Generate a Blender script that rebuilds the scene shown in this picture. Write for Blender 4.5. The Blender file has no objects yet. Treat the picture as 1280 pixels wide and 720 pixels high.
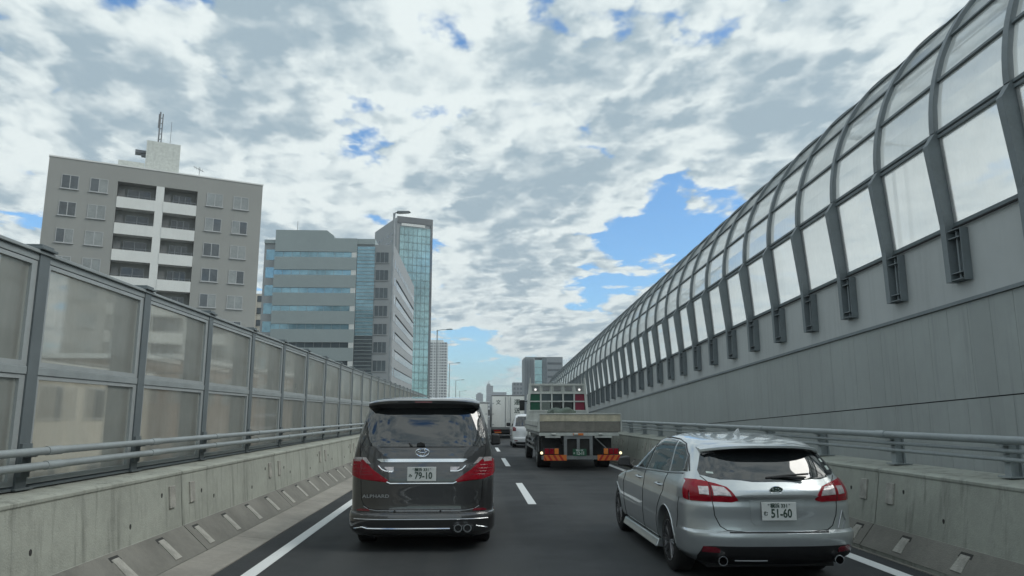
import bpy, bmesh, math, random
from mathutils import Vector, Matrix
random.seed(7)
R = math.radians
SC = bpy.context.scene
COL = SC.collection

# ------------------------------------------------------------------ camera
cam = bpy.data.objects.new('camera', bpy.data.cameras.new('camera'))
COL.objects.link(cam)
cam.data.sensor_width = 36.0
cam.data.lens = 36.0 * 910 / 1280
cam.data.clip_start = 0.05
cam.data.clip_end = 12000
cam.location = (0, 0, 1.6)
cam.rotation_euler = (R(90 + 9.85), 0, R(-2.851))
SC.camera = cam

# ------------------------------------------------------------------ light
SUN_EL, SUN_AZ = 46.0, 102.0            # azimuth measured from +Y (ahead) towards +X (right)
SUN_STRENGTH, SKY_STRENGTH, CLOUD_LO = 1.4, 0.115, 0.325
SC.view_settings.view_transform = 'Standard'
SC.view_settings.look = 'None'
SC.view_settings.gamma = 1
SC.view_settings.exposure = 0.58
SC.cycles.max_bounces = 8
SC.cycles.transparent_max_bounces = 24
SC.cycles.transmission_bounces = 8
SC.cycles.caustics_reflective = False
SC.cycles.caustics_refractive = False

sun = bpy.data.objects.new('sun', bpy.data.lights.new('sun', 'SUN'))
COL.objects.link(sun)
sun.data.energy = SUN_STRENGTH
sun.data.angle = R(34)
sun.data.color = (1.0, 0.975, 0.92)
sd = Vector((math.sin(R(SUN_AZ)) * math.cos(R(SUN_EL)), math.cos(R(SUN_AZ)) * math.cos(R(SUN_EL)), math.sin(R(SUN_EL))))
sun.rotation_euler = sd.to_track_quat('Z', 'Y').to_euler()
sun.location = sd * 60


class NT:
    """tiny node tree helper"""
    def __init__(s, tree):
        s.t = tree
        tree.nodes.clear()

    def n(s, typ, ins=None, **props):
        nd = s.t.nodes.new(typ)
        for k, v in props.items():
            setattr(nd, k, v)
        if ins:
            for k, v in ins.items():
                sock = nd.inputs[k]
                if hasattr(v, 'is_output'):
                    s.t.links.new(v, sock)
                else:
                    sock.default_value = v
        return nd

    def math(s, op, a, b=0.0, c=0.0, clamp=False):
        nd = s.n('ShaderNodeMath', {0: a, 1: b, 2: c}, operation=op)
        nd.use_clamp = clamp
        return nd.outputs[0]

    def mix(s, fac, a, b):
        nd = s.n('ShaderNodeMix', data_type='RGBA')
        for i, v in ((0, fac), (6, a), (7, b)):
            if hasattr(v, 'is_output'):
                s.t.links.new(v, nd.inputs[i])
            else:
                nd.inputs[i].default_value = v
        return nd.outputs[2]

    def noise(s, vec, scale, detail=4, rough=0.55, dist=0.0):
        return s.n('ShaderNodeTexNoise', {'Vector': vec, 'Scale': scale, 'Detail': detail, 'Roughness': rough, 'Distortion': dist}).outputs[0]

    def ramp(s, fac, lo, hi, a=0.0, b=1.0):
        nd = s.n('ShaderNodeMapRange', {'Value': fac, 'From Min': lo, 'From Max': hi, 'To Min': a, 'To Max': b})
        nd.interpolation_type = 'SMOOTHSTEP'
        return nd.outputs[0]


world = bpy.data.worlds.new('World')
SC.world = world
world.use_nodes = True
w = NT(world.node_tree)
tc = w.n('ShaderNodeTexCoord').outputs['Generated']
sep = w.n('ShaderNodeSeparateXYZ', {0: tc})
sky = w.n('ShaderNodeTexSky', sky_type='NISHITA')
sky.sun_disc = False
sky.sun_elevation = R(SUN_EL)
sky.sun_rotation = R(SUN_AZ)
sky.air_density = 1.0
sky.dust_density = 0.6
sky.ozone_density = 2.0
zz = w.math('ADD', w.math('MAXIMUM', sep.outputs[2], 0.0), 0.13)
px_ = w.math('DIVIDE', sep.outputs[0], zz)
py_ = w.math('DIVIDE', sep.outputs[1], zz)
pv = w.n('ShaderNodeCombineXYZ', {0: px_, 1: w.math('MULTIPLY', py_, 0.85), 2: 0.37}).outputs[0]
def vadd(a, b): return w.n('ShaderNodeVectorMath', {0: a, 1: b}, operation='ADD').outputs[0]
def noise2(vec, sc, det, rough):
    return w.n('ShaderNodeTexNoise', {'Vector': vec, 'Scale': sc, 'Detail': det, 'Roughness': rough}, noise_dimensions='2D').outputs[0]
def billow(vec, sc):
    """rounded cauliflower lumps: 1 at a puff's middle, falling to its creases"""
    v = w.n('ShaderNodeTexVoronoi', {'Vector': vec, 'Scale': sc, 'Smoothness': 0.35, 'Randomness': 1.0}, feature='SMOOTH_F1', voronoi_dimensions='2D').outputs['Distance']
    return w.math('SUBTRACT', 1.0, w.math('MULTIPLY', v, 1.25))
def height(vec, fine):
    if fine:
        wob = w.n('ShaderNodeTexNoise', {'Vector': vec, 'Scale': 5.0, 'Detail': 4, 'Roughness': 0.65}, noise_dimensions='2D').outputs[1]
        wv_ = w.n('ShaderNodeVectorMath', {0: wob, 1: (-.5, -.5, -.5)}, operation='ADD').outputs[0]
        height.off = w.n('ShaderNodeVectorMath', {0: wv_, 1: (.20, .20, .20)}, operation='MULTIPLY').outputs[0]
    v2 = vadd(vec, height.off)
    h = w.math('MULTIPLY', noise2(vec, 3.0, 9, 0.56), 0.60)
    h = w.math('ADD', h, w.math('MULTIPLY', billow(v2, 6.0), 0.22))
    return w.math('ADD', h, w.math('MULTIPLY', billow(v2, 14.0), 0.09))
h0 = height(pv, True)
h1 = height(vadd(pv, (0.030, 0.022, 0.0)), False)
n2 = noise2(vadd(pv, (3.1, 7.7, 1.3)), 1.1, 3, 0.5)
cov = w.math('ADD', w.math('MULTIPLY', h0, 0.80), w.math('MULTIPLY', n2, 0.20))
# blue gaps and thick patches of this sky: (azimuth right of ahead, elevation, angular radius, amount)
GAPS = [(-25.6, 30, 3.5, .12), (-10.5, 23.5, 2.2, .06), (-4.2, 21.5, 2.2, .09), (9.5, 28.5, 2.2, .04), (-8.0, 29.5, 5.0, -.09), (6.5, 30, 4.5, -.07), (18, 15.0, 3.0, .18), (14, 13.0, 2.5, .15), (10, 11, 2.0, .10),
        (-1.8, 4.3, 2.4, .16), (1.0, 5.0, 1.8, .10), (-8.5, 20.0, 1.8, .08), (4, 23, 1.6, .06), (-30, 12, 3, .08), (17, 23, 1.8, .06),
        (20, 24, 7, -.06), (2, 17, 6, -.08), (-20, 19, 8, -.06), (3, 10.5, 4, -.08), (4, 7.3, 2.5, -.08), (-18, 26, 5, -.04), (4, 28, 5, -.04)]
for az, el, rad, amt in GAPS:
    d = (math.sin(R(az)) * math.cos(R(el)), math.cos(R(az)) * math.cos(R(el)), math.sin(R(el)))
    dot = w.n('ShaderNodeVectorMath', {0: tc, 1: d}, operation='DOT_PRODUCT').outputs['Value']
    m = w.ramp(dot, math.cos(R(rad * 1.7)), 1.0, 0.0, amt)
    cov = w.math('SUBTRACT', cov, m)
mask = w.ramp(cov, CLOUD_LO, CLOUD_LO + 0.085)
# light and shade of the cloud bodies: edges towards the sun are bright, thick middles and far sides grey
rel = w.math('SUBTRACT', h0, h1)
n4 = noise2(pv, 1.9, 4, 0.5)
sh = w.math('ADD', w.ramp(cov, 0.44, 0.64, 0.10, -0.42), w.math('MULTIPLY', rel, 4.2))
sh = w.math('ADD', sh, w.ramp(n4, 0.36, 0.64, -0.26, 0.22))
shade = w.ramp(w.math('ADD', sh, 0.66), 0.0, 1.0)
ccol = w.mix(shade, (0.25, 0.325, 0.375, 1), (0.57, 0.625, 0.625, 1))
skyc = w.n('ShaderNodeVectorMath', {0: sky.outputs[0], 1: (SKY_STRENGTH * .62, SKY_STRENGTH * 0.92, SKY_STRENGTH * 1.10)}, operation='MULTIPLY').outputs[0]
mask = w.math('MULTIPLY', mask, w.ramp(sep.outputs[2], 0.0, 0.09, 0.25, 1.0))
allc = w.mix(mask, skyc, ccol)
world.cycles.sampling_method = 'MANUAL'
world.cycles.sample_map_resolution = 512
bg = w.n('ShaderNodeBackground', {'Color': allc, 'Strength': 1.0})
w.n('ShaderNodeOutputWorld', {'Surface': bg.outputs[0]})

# ------------------------------------------------------------------ materials
def new_mat(name):
    m = bpy.data.materials.new(name)
    m.use_nodes = True
    return m, NT(m.node_tree)


def mat(name, col, rough=0.5, metal=0.0, var=0.15, vscale=3.0, bump=0.0, bscale=40.0, coat=0.0, coatr=0.05, streak=0.0, spec=0.5, emit=None, panel=0.0, ior=None):
    """procedural principled material with two scales of tone variation, optional vertical streaks and bump"""
    m, t = new_mat(name)
    co = t.n('ShaderNodeTexCoord').outputs['Object']
    a = t.noise(co, vscale, 5, 0.6)
    b = t.noise(co, vscale * 11, 4, 0.6)
    f = t.math('ADD', t.math('MULTIPLY', a, 0.65), t.math('MULTIPLY', b, 0.35))
    dk = tuple(c * (1 - var) for c in col) + (1,)
    lt = tuple(min(1, c * (1 + var)) for c in col) + (1,)
    c = t.mix(t.ramp(f, 0.3, 0.7), dk, lt)
    if panel:
        sy = t.n('ShaderNodeSeparateXYZ', {0: co}).outputs[1]
        cell = t.math('FLOOR', t.math('DIVIDE', t.math('SUBTRACT', sy, 1.0), panel))
        wn = t.n('ShaderNodeTexWhiteNoise', {1: cell}, noise_dimensions='1D').outputs[0]
        c = t.mix(t.math('MULTIPLY', wn, 0.35), c, tuple(x * 0.80 for x in col) + (1,))
    if streak:
        st = t.n('ShaderNodeMapping', {'Vector': co, 'Scale': (2.2, 2.2, 0.12)}).outputs[0]
        s = t.noise(st, 3.0, 6, 0.65)
        s = t.ramp(s, 0.50, 0.72, 0.0, streak)
        c = t.mix(s, c, tuple(x * 0.45 for x in col) + (1,))
    ins = {'Base Color': c, 'Metallic': metal, 'Roughness': t.ramp(b, 0.2, 0.8, rough * 0.9, min(1, rough * 1.12)), 'Coat Weight': coat, 'Coat Roughness': coatr, 'Specular IOR Level': spec}
    if bump:
        ins['Normal'] = t.n('ShaderNodeBump', {'Height': t.noise(co, bscale, 6, 0.6), 'Strength': bump, 'Distance': 0.02}).outputs[0]
    p = t.n('ShaderNodeBsdfPrincipled', ins)
    if emit:
        p.inputs['Emission Color'].default_value = tuple(emit[:3]) + (1,)
        p.inputs['Emission Strength'].default_value = emit[3]
    t.n('ShaderNodeOutputMaterial', {'Surface': p.outputs[0]})
    return m


def carpaint(name, col, metal=0.6, rough=0.32, dirt=0.15):
    m, t = new_mat(name)
    co = t.n('ShaderNodeTexCoord').outputs['Object']
    fl = t.noise(co, 7, 2, 0.5)
    d = t.noise(co, 2.5, 6, 0.65)
    z = t.n('ShaderNodeSeparateXYZ', {0: co}).outputs[2]
    low = t.ramp(z, 0.15, 0.9, dirt, dirt * 0.25)
    dm = t.math('MULTIPLY', t.ramp(d, 0.35, 0.7), low)
    c = t.mix(t.math('MULTIPLY', fl, 0.25), tuple(col) + (1,), tuple(min(1, x * 1.5) for x in col) + (1,))
    c = t.mix(dm, c, (0.12, 0.115, 0.10, 1))
    p = t.n('ShaderNodeBsdfPrincipled', {'Base Color': c, 'Metallic': metal, 'Roughness': t.math('ADD', t.math('MULTIPLY', dm, 0.25), rough), 'Coat Weight': 1.0, 'Coat Roughness': 0.03, 'Coat IOR': 1.7})
    t.n('ShaderNodeOutputMaterial', {'Surface': p.outputs[0]})
    return m


def glass_dark(name, col=(0.012, 0.014, 0.016), rough=0.03, metal=0.0):
    m, t = new_mat(name)
    co = t.n('ShaderNodeTexCoord').outputs['Object']
    n = t.noise(co, 3.0, 3, 0.5)
    bp = t.n('ShaderNodeBump', {'Height': n, 'Strength': 0.05, 'Distance': 0.02}).outputs[0]
    c = t.mix(n, tuple(col) + (1,), tuple(x * 1.6 for x in col) + (1,))
    p = t.n('ShaderNodeBsdfPrincipled', {'Base Color': c, 'Metallic': metal, 'Roughness': rough, 'IOR': 1.95, 'Specular IOR Level': 0.5, 'Normal': bp})
    t.n('ShaderNodeOutputMaterial', {'Surface': p.outputs[0]})
    return m


def screen_glass(name, tint, cloudy, fog, rough=0.12, refl=0.10, trl=0.55):
    """weathered transparent sheet: blurred see-through plus a diffusing film of dust"""
    m, t = new_mat(name)
    co = t.n('ShaderNodeTexCoord').outputs['Object']
    n = t.noise(co, 1.3, 5, 0.6)
    st = t.n('ShaderNodeMapping', {'Vector': co, 'Scale': (1.5, 1.5, 0.25)}).outputs[0]
    s = t.noise(st, 2.2, 5, 0.6)
    fac = t.ramp(t.math('ADD', t.math('MULTIPLY', n, .5), t.math('MULTIPLY', s, .5)), 0.3, 0.7, fog - 0.10, fog + 0.10)
    rnd = t.n('ShaderNodeObjectInfo').outputs['Random']
    fac = t.math('ADD', fac, t.math('MULTIPLY', t.math('SUBTRACT', rnd, 0.5), 0.16), clamp=True)
    rf = t.n('ShaderNodeBsdfRefraction', {'Color': tuple(tint) + (1,), 'Roughness': rough, 'IOR': 1.02}).outputs[0]
    tr = t.n('ShaderNodeBsdfTransparent', {'Color': tuple(tint) + (1,)}).outputs[0]
    see = t.n('ShaderNodeMixShader', {0: 0.35, 1: rf, 2: tr}).outputs[0]
    df = t.n('ShaderNodeBsdfDiffuse', {'Color': tuple(cloudy) + (1,)}).outputs[0]
    tl = t.n('ShaderNodeBsdfTranslucent', {'Color': tuple(cloudy) + (1,)}).outputs[0]
    film = t.n('ShaderNodeMixShader', {0: trl, 1: df, 2: tl}).outputs[0]
    a = t.n('ShaderNodeMixShader', {0: fac, 1: see, 2: film}).outputs[0]
    gl = t.n('ShaderNodeBsdfGlossy', {'Color': (1, 1, 1, 1), 'Roughness': 0.06}).outputs[0]
    fr = t.n('ShaderNodeLayerWeight', {'Blend': 0.25}).outputs['Facing']
    g = t.math('MULTIPLY', t.math('POWER', fr, 2.0), refl * 3, clamp=True)
    g = t.math('ADD', g, refl * 0.4)
    o = t.n('ShaderNodeMixShader', {0: g, 1: a, 2: gl}).outputs[0]
    t.n('ShaderNodeOutputMaterial', {'Surface': o})
    return m


def asphalt_mat():
    m, t = new_mat('asphalt')
    co = t.n('ShaderNodeTexCoord').outputs['Object']
    g = t.noise(co, 85, 6, 0.8)
    a = t.noise(co, 0.6, 5, 0.6)
    s = t.noise(t.n('ShaderNodeMapping', {'Vector': co, 'Scale': (2.2, 0.06, 1)}).outputs[0], 1.0, 4, 0.55)
    c = t.mix(t.ramp(g, 0.3, 0.75), (0.012, 0.015, 0.0175, 1), (0.052, 0.056, 0.058, 1))
    c = t.mix(t.ramp(s, 0.42, 0.66, 0.0, 0.55), c, (0.045, 0.047, 0.047, 1))
    c = t.mix(t.ramp(a, 0.45, 0.75, 0.0, 0.35), c, (0.018, 0.020, 0.023, 1))
    xx = t.n('ShaderNodeSeparateXYZ', {0: co}).outputs[0]
    for cx0 in (-1.45, 0.25, 1.95, 3.6):
        d = t.math('ABSOLUTE', t.math('SUBTRACT', xx, cx0))
        c = t.mix(t.math('MULTIPLY', t.ramp(d, 0.45, 0.05), t.ramp(a, 0.3, 0.7, 0.25, 0.65)), c, (0.060, 0.063, 0.063, 1))
    oil = t.ramp(t.noise(t.n('ShaderNodeMapping', {'Vector': co, 'Scale': (1.6, 0.5, 1)}).outputs[0], 1.2, 5, 0.65), 0.60, 0.72, 0.0, 0.55)
    c = t.mix(oil, c, (0.014, 0.015, 0.016, 1))
    # the older, slightly paler resurfacing strip whose edge wanders across the right lane
    sp = t.n('ShaderNodeSeparateXYZ', {0: co})
    wv = t.noise(t.n('ShaderNodeMapping', {'Vector': co, 'Scale': (0.0, 0.12, 0)}).outputs[0], 1.0, 2, 0.4)
    ed = t.math('ADD', sp.outputs[0], t.math('MULTIPLY', wv, 1.2))
    patch = t.ramp(ed, 2.15, 2.22, 0.0, 0.35)
    c = t.mix(patch, c, (0.046, 0.049, 0.051, 1))
    bp = t.n('ShaderNodeBump', {'Height': g, 'Strength': 0.35, 'Distance': 0.008}).outputs[0]
    p = t.n('ShaderNodeBsdfPrincipled', {'Base Color': c, 'Roughness': t.ramp(a, 0.3, 0.7, 0.72, 0.9), 'Specular IOR Level': 0.35, 'Normal': bp})
    t.n('ShaderNodeOutputMaterial', {'Surface': p.outputs[0]})
    return m


def worn_paint():
    m, t = new_mat('road_paint')
    co = t.n('ShaderNodeTexCoord').outputs['Object']
    g = t.noise(co, 60, 6, 0.75)
    a = t.noise(co, 4, 4, 0.6)
    k = t.ramp(t.math('ADD', t.math('MULTIPLY', g, 0.6), t.math('MULTIPLY', a, 0.4)), 0.56, 0.66, 0.0, 0.7)
    c = t.mix(k, (0.68, 0.70, 0.69, 1), (0.28, 0.29, 0.29, 1))
    p = t.n('ShaderNodeBsdfPrincipled', {'Base Color': c, 'Roughness': 0.6})
    t.n('ShaderNodeOutputMaterial', {'Surface': p.outputs[0]})
    return m


M = {}
M['asphalt'] = asphalt_mat()
M['paint'] = worn_paint()
M['concrete'] = mat('concrete', (0.30, 0.315, 0.275), 0.85, var=0.17, vscale=1.1, bump=0.3, bscale=60, streak=0.75)
M['concrete_slope'] = mat('concrete_slope', (0.165, 0.162, 0.143), 0.9, var=0.22, vscale=1.6, bump=0.4, bscale=70, streak=0.0)
M['gutter'] = mat('gutter_concrete', (0.27, 0.257, 0.228), 0.9, var=0.22, vscale=1.2, bump=0.4, bscale=50)
M['pad'] = mat('mortar_pad', (0.30, 0.295, 0.265), 0.85, var=0.3, vscale=7, bump=0.4)
M['hole'] = mat('dark_recess', (0.03, 0.03, 0.028), 0.9)
M['steel_dark'] = mat('grey_post_paint', (0.12, 0.142, 0.15), 0.5, 0.0, 0.12, 2.0, spec=0.4)
M['steel_mid'] = mat('grey_rail_paint', (0.25, 0.28, 0.285), 0.42, 0.0, 0.14, 2.5)
M['galv'] = mat('aluminium_frame', (0.34, 0.37, 0.375), 0.42, 0.2, 0.10, 3.0)
M['rib'] = mat('shelter_rib_paint', (0.16, 0.185, 0.195), 0.5, 0.0, 0.12, 1.5)
M['transom'] = mat('shelter_transom_paint', (0.115, 0.14, 0.148), 0.5)
M['wallpanel'] = mat('noise_panel', (0.315, 0.34, 0.33), 0.6, 0.0, 0.09, 0.35, streak=0.28, panel=0.58)
M['wallstrip'] = mat('base_strip_panel', (0.42, 0.44, 0.435), 0.5, 0.0, 0.07, 0.3, streak=0.22, panel=2.035)
M['fence_glass'] = screen_glass('fence_acrylic', (0.86, 0.86, 0.81), (0.46, 0.47, 0.43), 0.54, 0.20, 0.08)
M['tube_glass'] = screen_glass('shelter_acrylic', (0.95, 0.97, 0.97), (0.76, 0.80, 0.80), 0.72, 0.10, 0.08, 0.8)
M['apt'] = mat('apartment_grey_render', (0.262, 0.266, 0.252), 0.85, 0, 0.05, 0.25, bump=0.1, streak=0.12)
M['apt_white'] = mat('apartment_white_render', (0.60, 0.61, 0.59), 0.8, 0, 0.05, 0.4, streak=0.12)
M['apt_dark'] = mat('balcony_back_wall', (0.20, 0.20, 0.195), 0.8, 0, 0.1, 0.4)
M['winframe'] = mat('window_frame', (0.36, 0.37, 0.37), 0.5, 0.1)
M['curtain'] = mat('curtained_pane', (0.21, 0.225, 0.22), 0.25, 0, 0.25, 0.5, coat=0.6)
M['pane'] = mat('window_pane', (0.065, 0.075, 0.08), 0.12, 0, 0.4, 0.35, coat=0.6)
M['panedark'] = glass_dark('dark_window_pane', (0.02, 0.023, 0.026), 0.06)
M['off_wall'] = mat('office_teal_tile', (0.27, 0.315, 0.315), 0.5, 0, 0.05, 0.2, streak=0.05)
M['off_side'] = mat('office_grey_tile', (0.27, 0.285, 0.29), 0.6, 0, 0.05, 0.2, streak=0.05)
M['off_band'] = mat('office_band_glass', (0.22, 0.36, 0.42), 0.08, 0.55, 0.35, 0.09)
M['off_dark'] = mat('office_dark_glass', (0.07, 0.09, 0.10), 0.12, 0.2, 0.3, 0.2)
M['tw_glass'] = mat('tower_green_glass', (0.28, 0.43, 0.44), 0.10, 0.6, 0.35, 0.06)
M['tw_frame'] = mat('tower_cladding', (0.23, 0.245, 0.25), 0.6, 0, 0.05)
M['tw_mull'] = mat('tower_mullion', (0.12, 0.17, 0.17), 0.5, 0.2, 0.05)
M['beige'] = mat('cream_render', (0.55, 0.51, 0.43), 0.85, 0, 0.08, 0.3, streak=0.2)
M['brownwall'] = mat('brown_tile_wall', (0.215, 0.165, 0.13), 0.85, 0, 0.15, 0.4, streak=0.2)
M['far_grey'] = mat('far_building_grey', (0.20, 0.225, 0.24), 0.8, 0, 0.08, 0.05)
M['far_dark'] = mat('far_building_windows', (0.055, 0.07, 0.08), 0.3, 0.2, 0.2, 0.2)
M['far_white'] = mat('far_building_pale', (0.60, 0.62, 0.61), 0.8, 0, 0.08, 0.05)
M['ground'] = mat('city_ground', (0.16, 0.16, 0.15), 0.95, 0, 0.3, 0.02)
M['antenna'] = mat('antenna_metal', (0.16, 0.17, 0.18), 0.5, 0.4)
M['lampgrey'] = mat('lamp_post_galvanised', (0.30, 0.32, 0.33), 0.45, 0.3)
M['lampglass'] = mat('lamp_lens', (0.55, 0.57, 0.57), 0.3)
M['grey_car'] = carpaint('minivan_grey_paint', (0.046, 0.045, 0.046), 0.55, 0.28)
M['silver_car'] = carpaint('wagon_silver_paint', (0.50, 0.535, 0.545), 0.60, 0.28, 0.08)
M['white_car'] = carpaint('white_car_paint', (0.62, 0.64, 0.65), 0.0, 0.35)
M['carglass'] = glass_dark('tinted_car_glass', (0.010, 0.012, 0.013), 0.02)
M['carglass_side'] = glass_dark('car_side_glass', (0.03, 0.036, 0.036), 0.02)
M['blackplastic'] = mat('black_plastic', (0.012, 0.012, 0.013), 0.45, 0, 0.2)
M['blackgloss'] = mat('gloss_black', (0.008, 0.008, 0.009), 0.15, 0, 0.1, coat=0.5)
M['chrome'] = mat('chrome', (0.78, 0.80, 0.82), 0.12, 1.0, 0.04)
M['satin'] = mat('satin_metal', (0.42, 0.43, 0.44), 0.3, 0.9, 0.06)
M['red'] = mat('red_lamp_lens', (0.27, 0.002, 0.012), 0.25, 0, 0.2, 14, coat=0.45, spec=0.25)
M['red_dim'] = mat('red_reflector', (0.16, 0.006, 0.016), 0.25, 0, 0.2, 14, coat=1.0)
M['clearlamp'] = mat('clear_lamp_lens', (0.55, 0.50, 0.50), 0.12, 0.35, 0.35, 25, coat=1.0)
M['amber'] = mat('amber_lens', (0.75, 0.22, 0.03), 0.25, 0, 0.1, coat=0.8)
M['rubber'] = mat('tyre_rubber', (0.013, 0.013, 0.013), 0.8, 0, 0.3, 6)
M['rim'] = mat('dark_alloy', (0.16, 0.16, 0.165), 0.3, 0.8, 0.2)
M['rimbright'] = mat('bright_alloy', (0.45, 0.46, 0.47), 0.28, 0.9, 0.1)
M['plate_white'] = mat('plate_white', (0.66, 0.68, 0.66), 0.4, 0, 0.05)
M['plate_ink'] = mat('plate_ink', (0.03, 0.06, 0.045), 0.5)
M['plate_green'] = mat('plate_green', (0.02, 0.10, 0.055), 0.4)
M['gap'] = mat('panel_gap', (0.008, 0.008, 0.008), 0.9)
M['tr_grey'] = mat('truck_grey_steel', (0.20, 0.21, 0.21), 0.55, 0.1, 0.25, 4)
M['tr_pale'] = mat('truck_pale_paint', (0.47, 0.49, 0.46), 0.5, 0, 0.18, 3, streak=0.25)
M['tr_gate'] = mat('tailgate_worn_grey', (0.20, 0.19, 0.165), 0.7, 0.0, 0.25, 3, streak=0.3)
M['tr_beige'] = mat('tailgate_worn_beige', (0.52, 0.475, 0.36), 0.75, 0, 0.22, 4, streak=0.35)
M['tr_green'] = mat('green_sheet', (0.008, 0.085, 0.045), 0.5, 0, 0.15)
M['tr_red'] = mat('magenta_sheet', (0.19, 0.012, 0.035), 0.5, 0, 0.15)
M['tr_dark'] = mat('truck_chassis', (0.035, 0.037, 0.038), 0.7, 0, 0.3, 5)
M['orange'] = mat('orange_reflector', (0.62, 0.17, 0.03), 0.35, 0, 0.08)
M['redstripe'] = mat('red_stripe', (0.42, 0.02, 0.015), 0.4)
M['worklight'] = mat('work_light_lens', (0.9, 0.9, 0.88), 0.3, emit=(1, 0.97, 0.9, 0.5))
M['amberlit'] = mat('lit_marker_lens', (0.9, 0.8, 0.5), 0.3, emit=(1, 0.85, 0.5, 1.0))
M['box_white'] = mat('box_body_white', (0.80, 0.81, 0.77), 0.5, 0, 0.06, 0.8, streak=0.15)
M['box_side'] = mat('box_body_side', (0.40, 0.42, 0.43), 0.5, 0, 0.05, 0.8)
M['leaf'] = mat('leaf', (0.05, 0.085, 0.03), 0.7, 0, 0.4, 1)
M['bark'] = mat('bark', (0.12, 0.09, 0.065), 0.9, 0, 0.3, 6)
M['tarp'] = mat('tarpaulin_cloth', (0.06, 0.085, 0.065), 0.75, 0, 0.3, 3)
M['wood'] = mat('timber', (0.30, 0.25, 0.18), 0.8, 0, 0.2, 5)
M['sticker'] = mat('sticker', (0.55, 0.62, 0.58), 0.5)


# ------------------------------------------------------------------ object helpers
def tag(o, label=None, cat=None, group=None, kind=None):
    if label: o['label'] = label
    if cat: o['category'] = cat
    if group: o['group'] = group
    if kind: o['kind'] = kind
    return o


def empty(name, loc=(0, 0, 0), rz=0.0, label=None, cat=None, group=None):
    o = bpy.data.objects.new(name, None)
    o.empty_display_size = 0.3
    COL.objects.link(o)
    o.location = loc
    o.rotation_euler = (0, 0, rz)
    return tag(o, label, cat, group)


def kids(o):
    return [c for c in COL.objects if c.parent is o]


def copy_tree(o, parent=None):
    ch = kids(o)
    c = o.copy()
    COL.objects.link(c)
    if parent is not None: c.parent = parent
    for k in ch: copy_tree(k, c)
    return c


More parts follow.
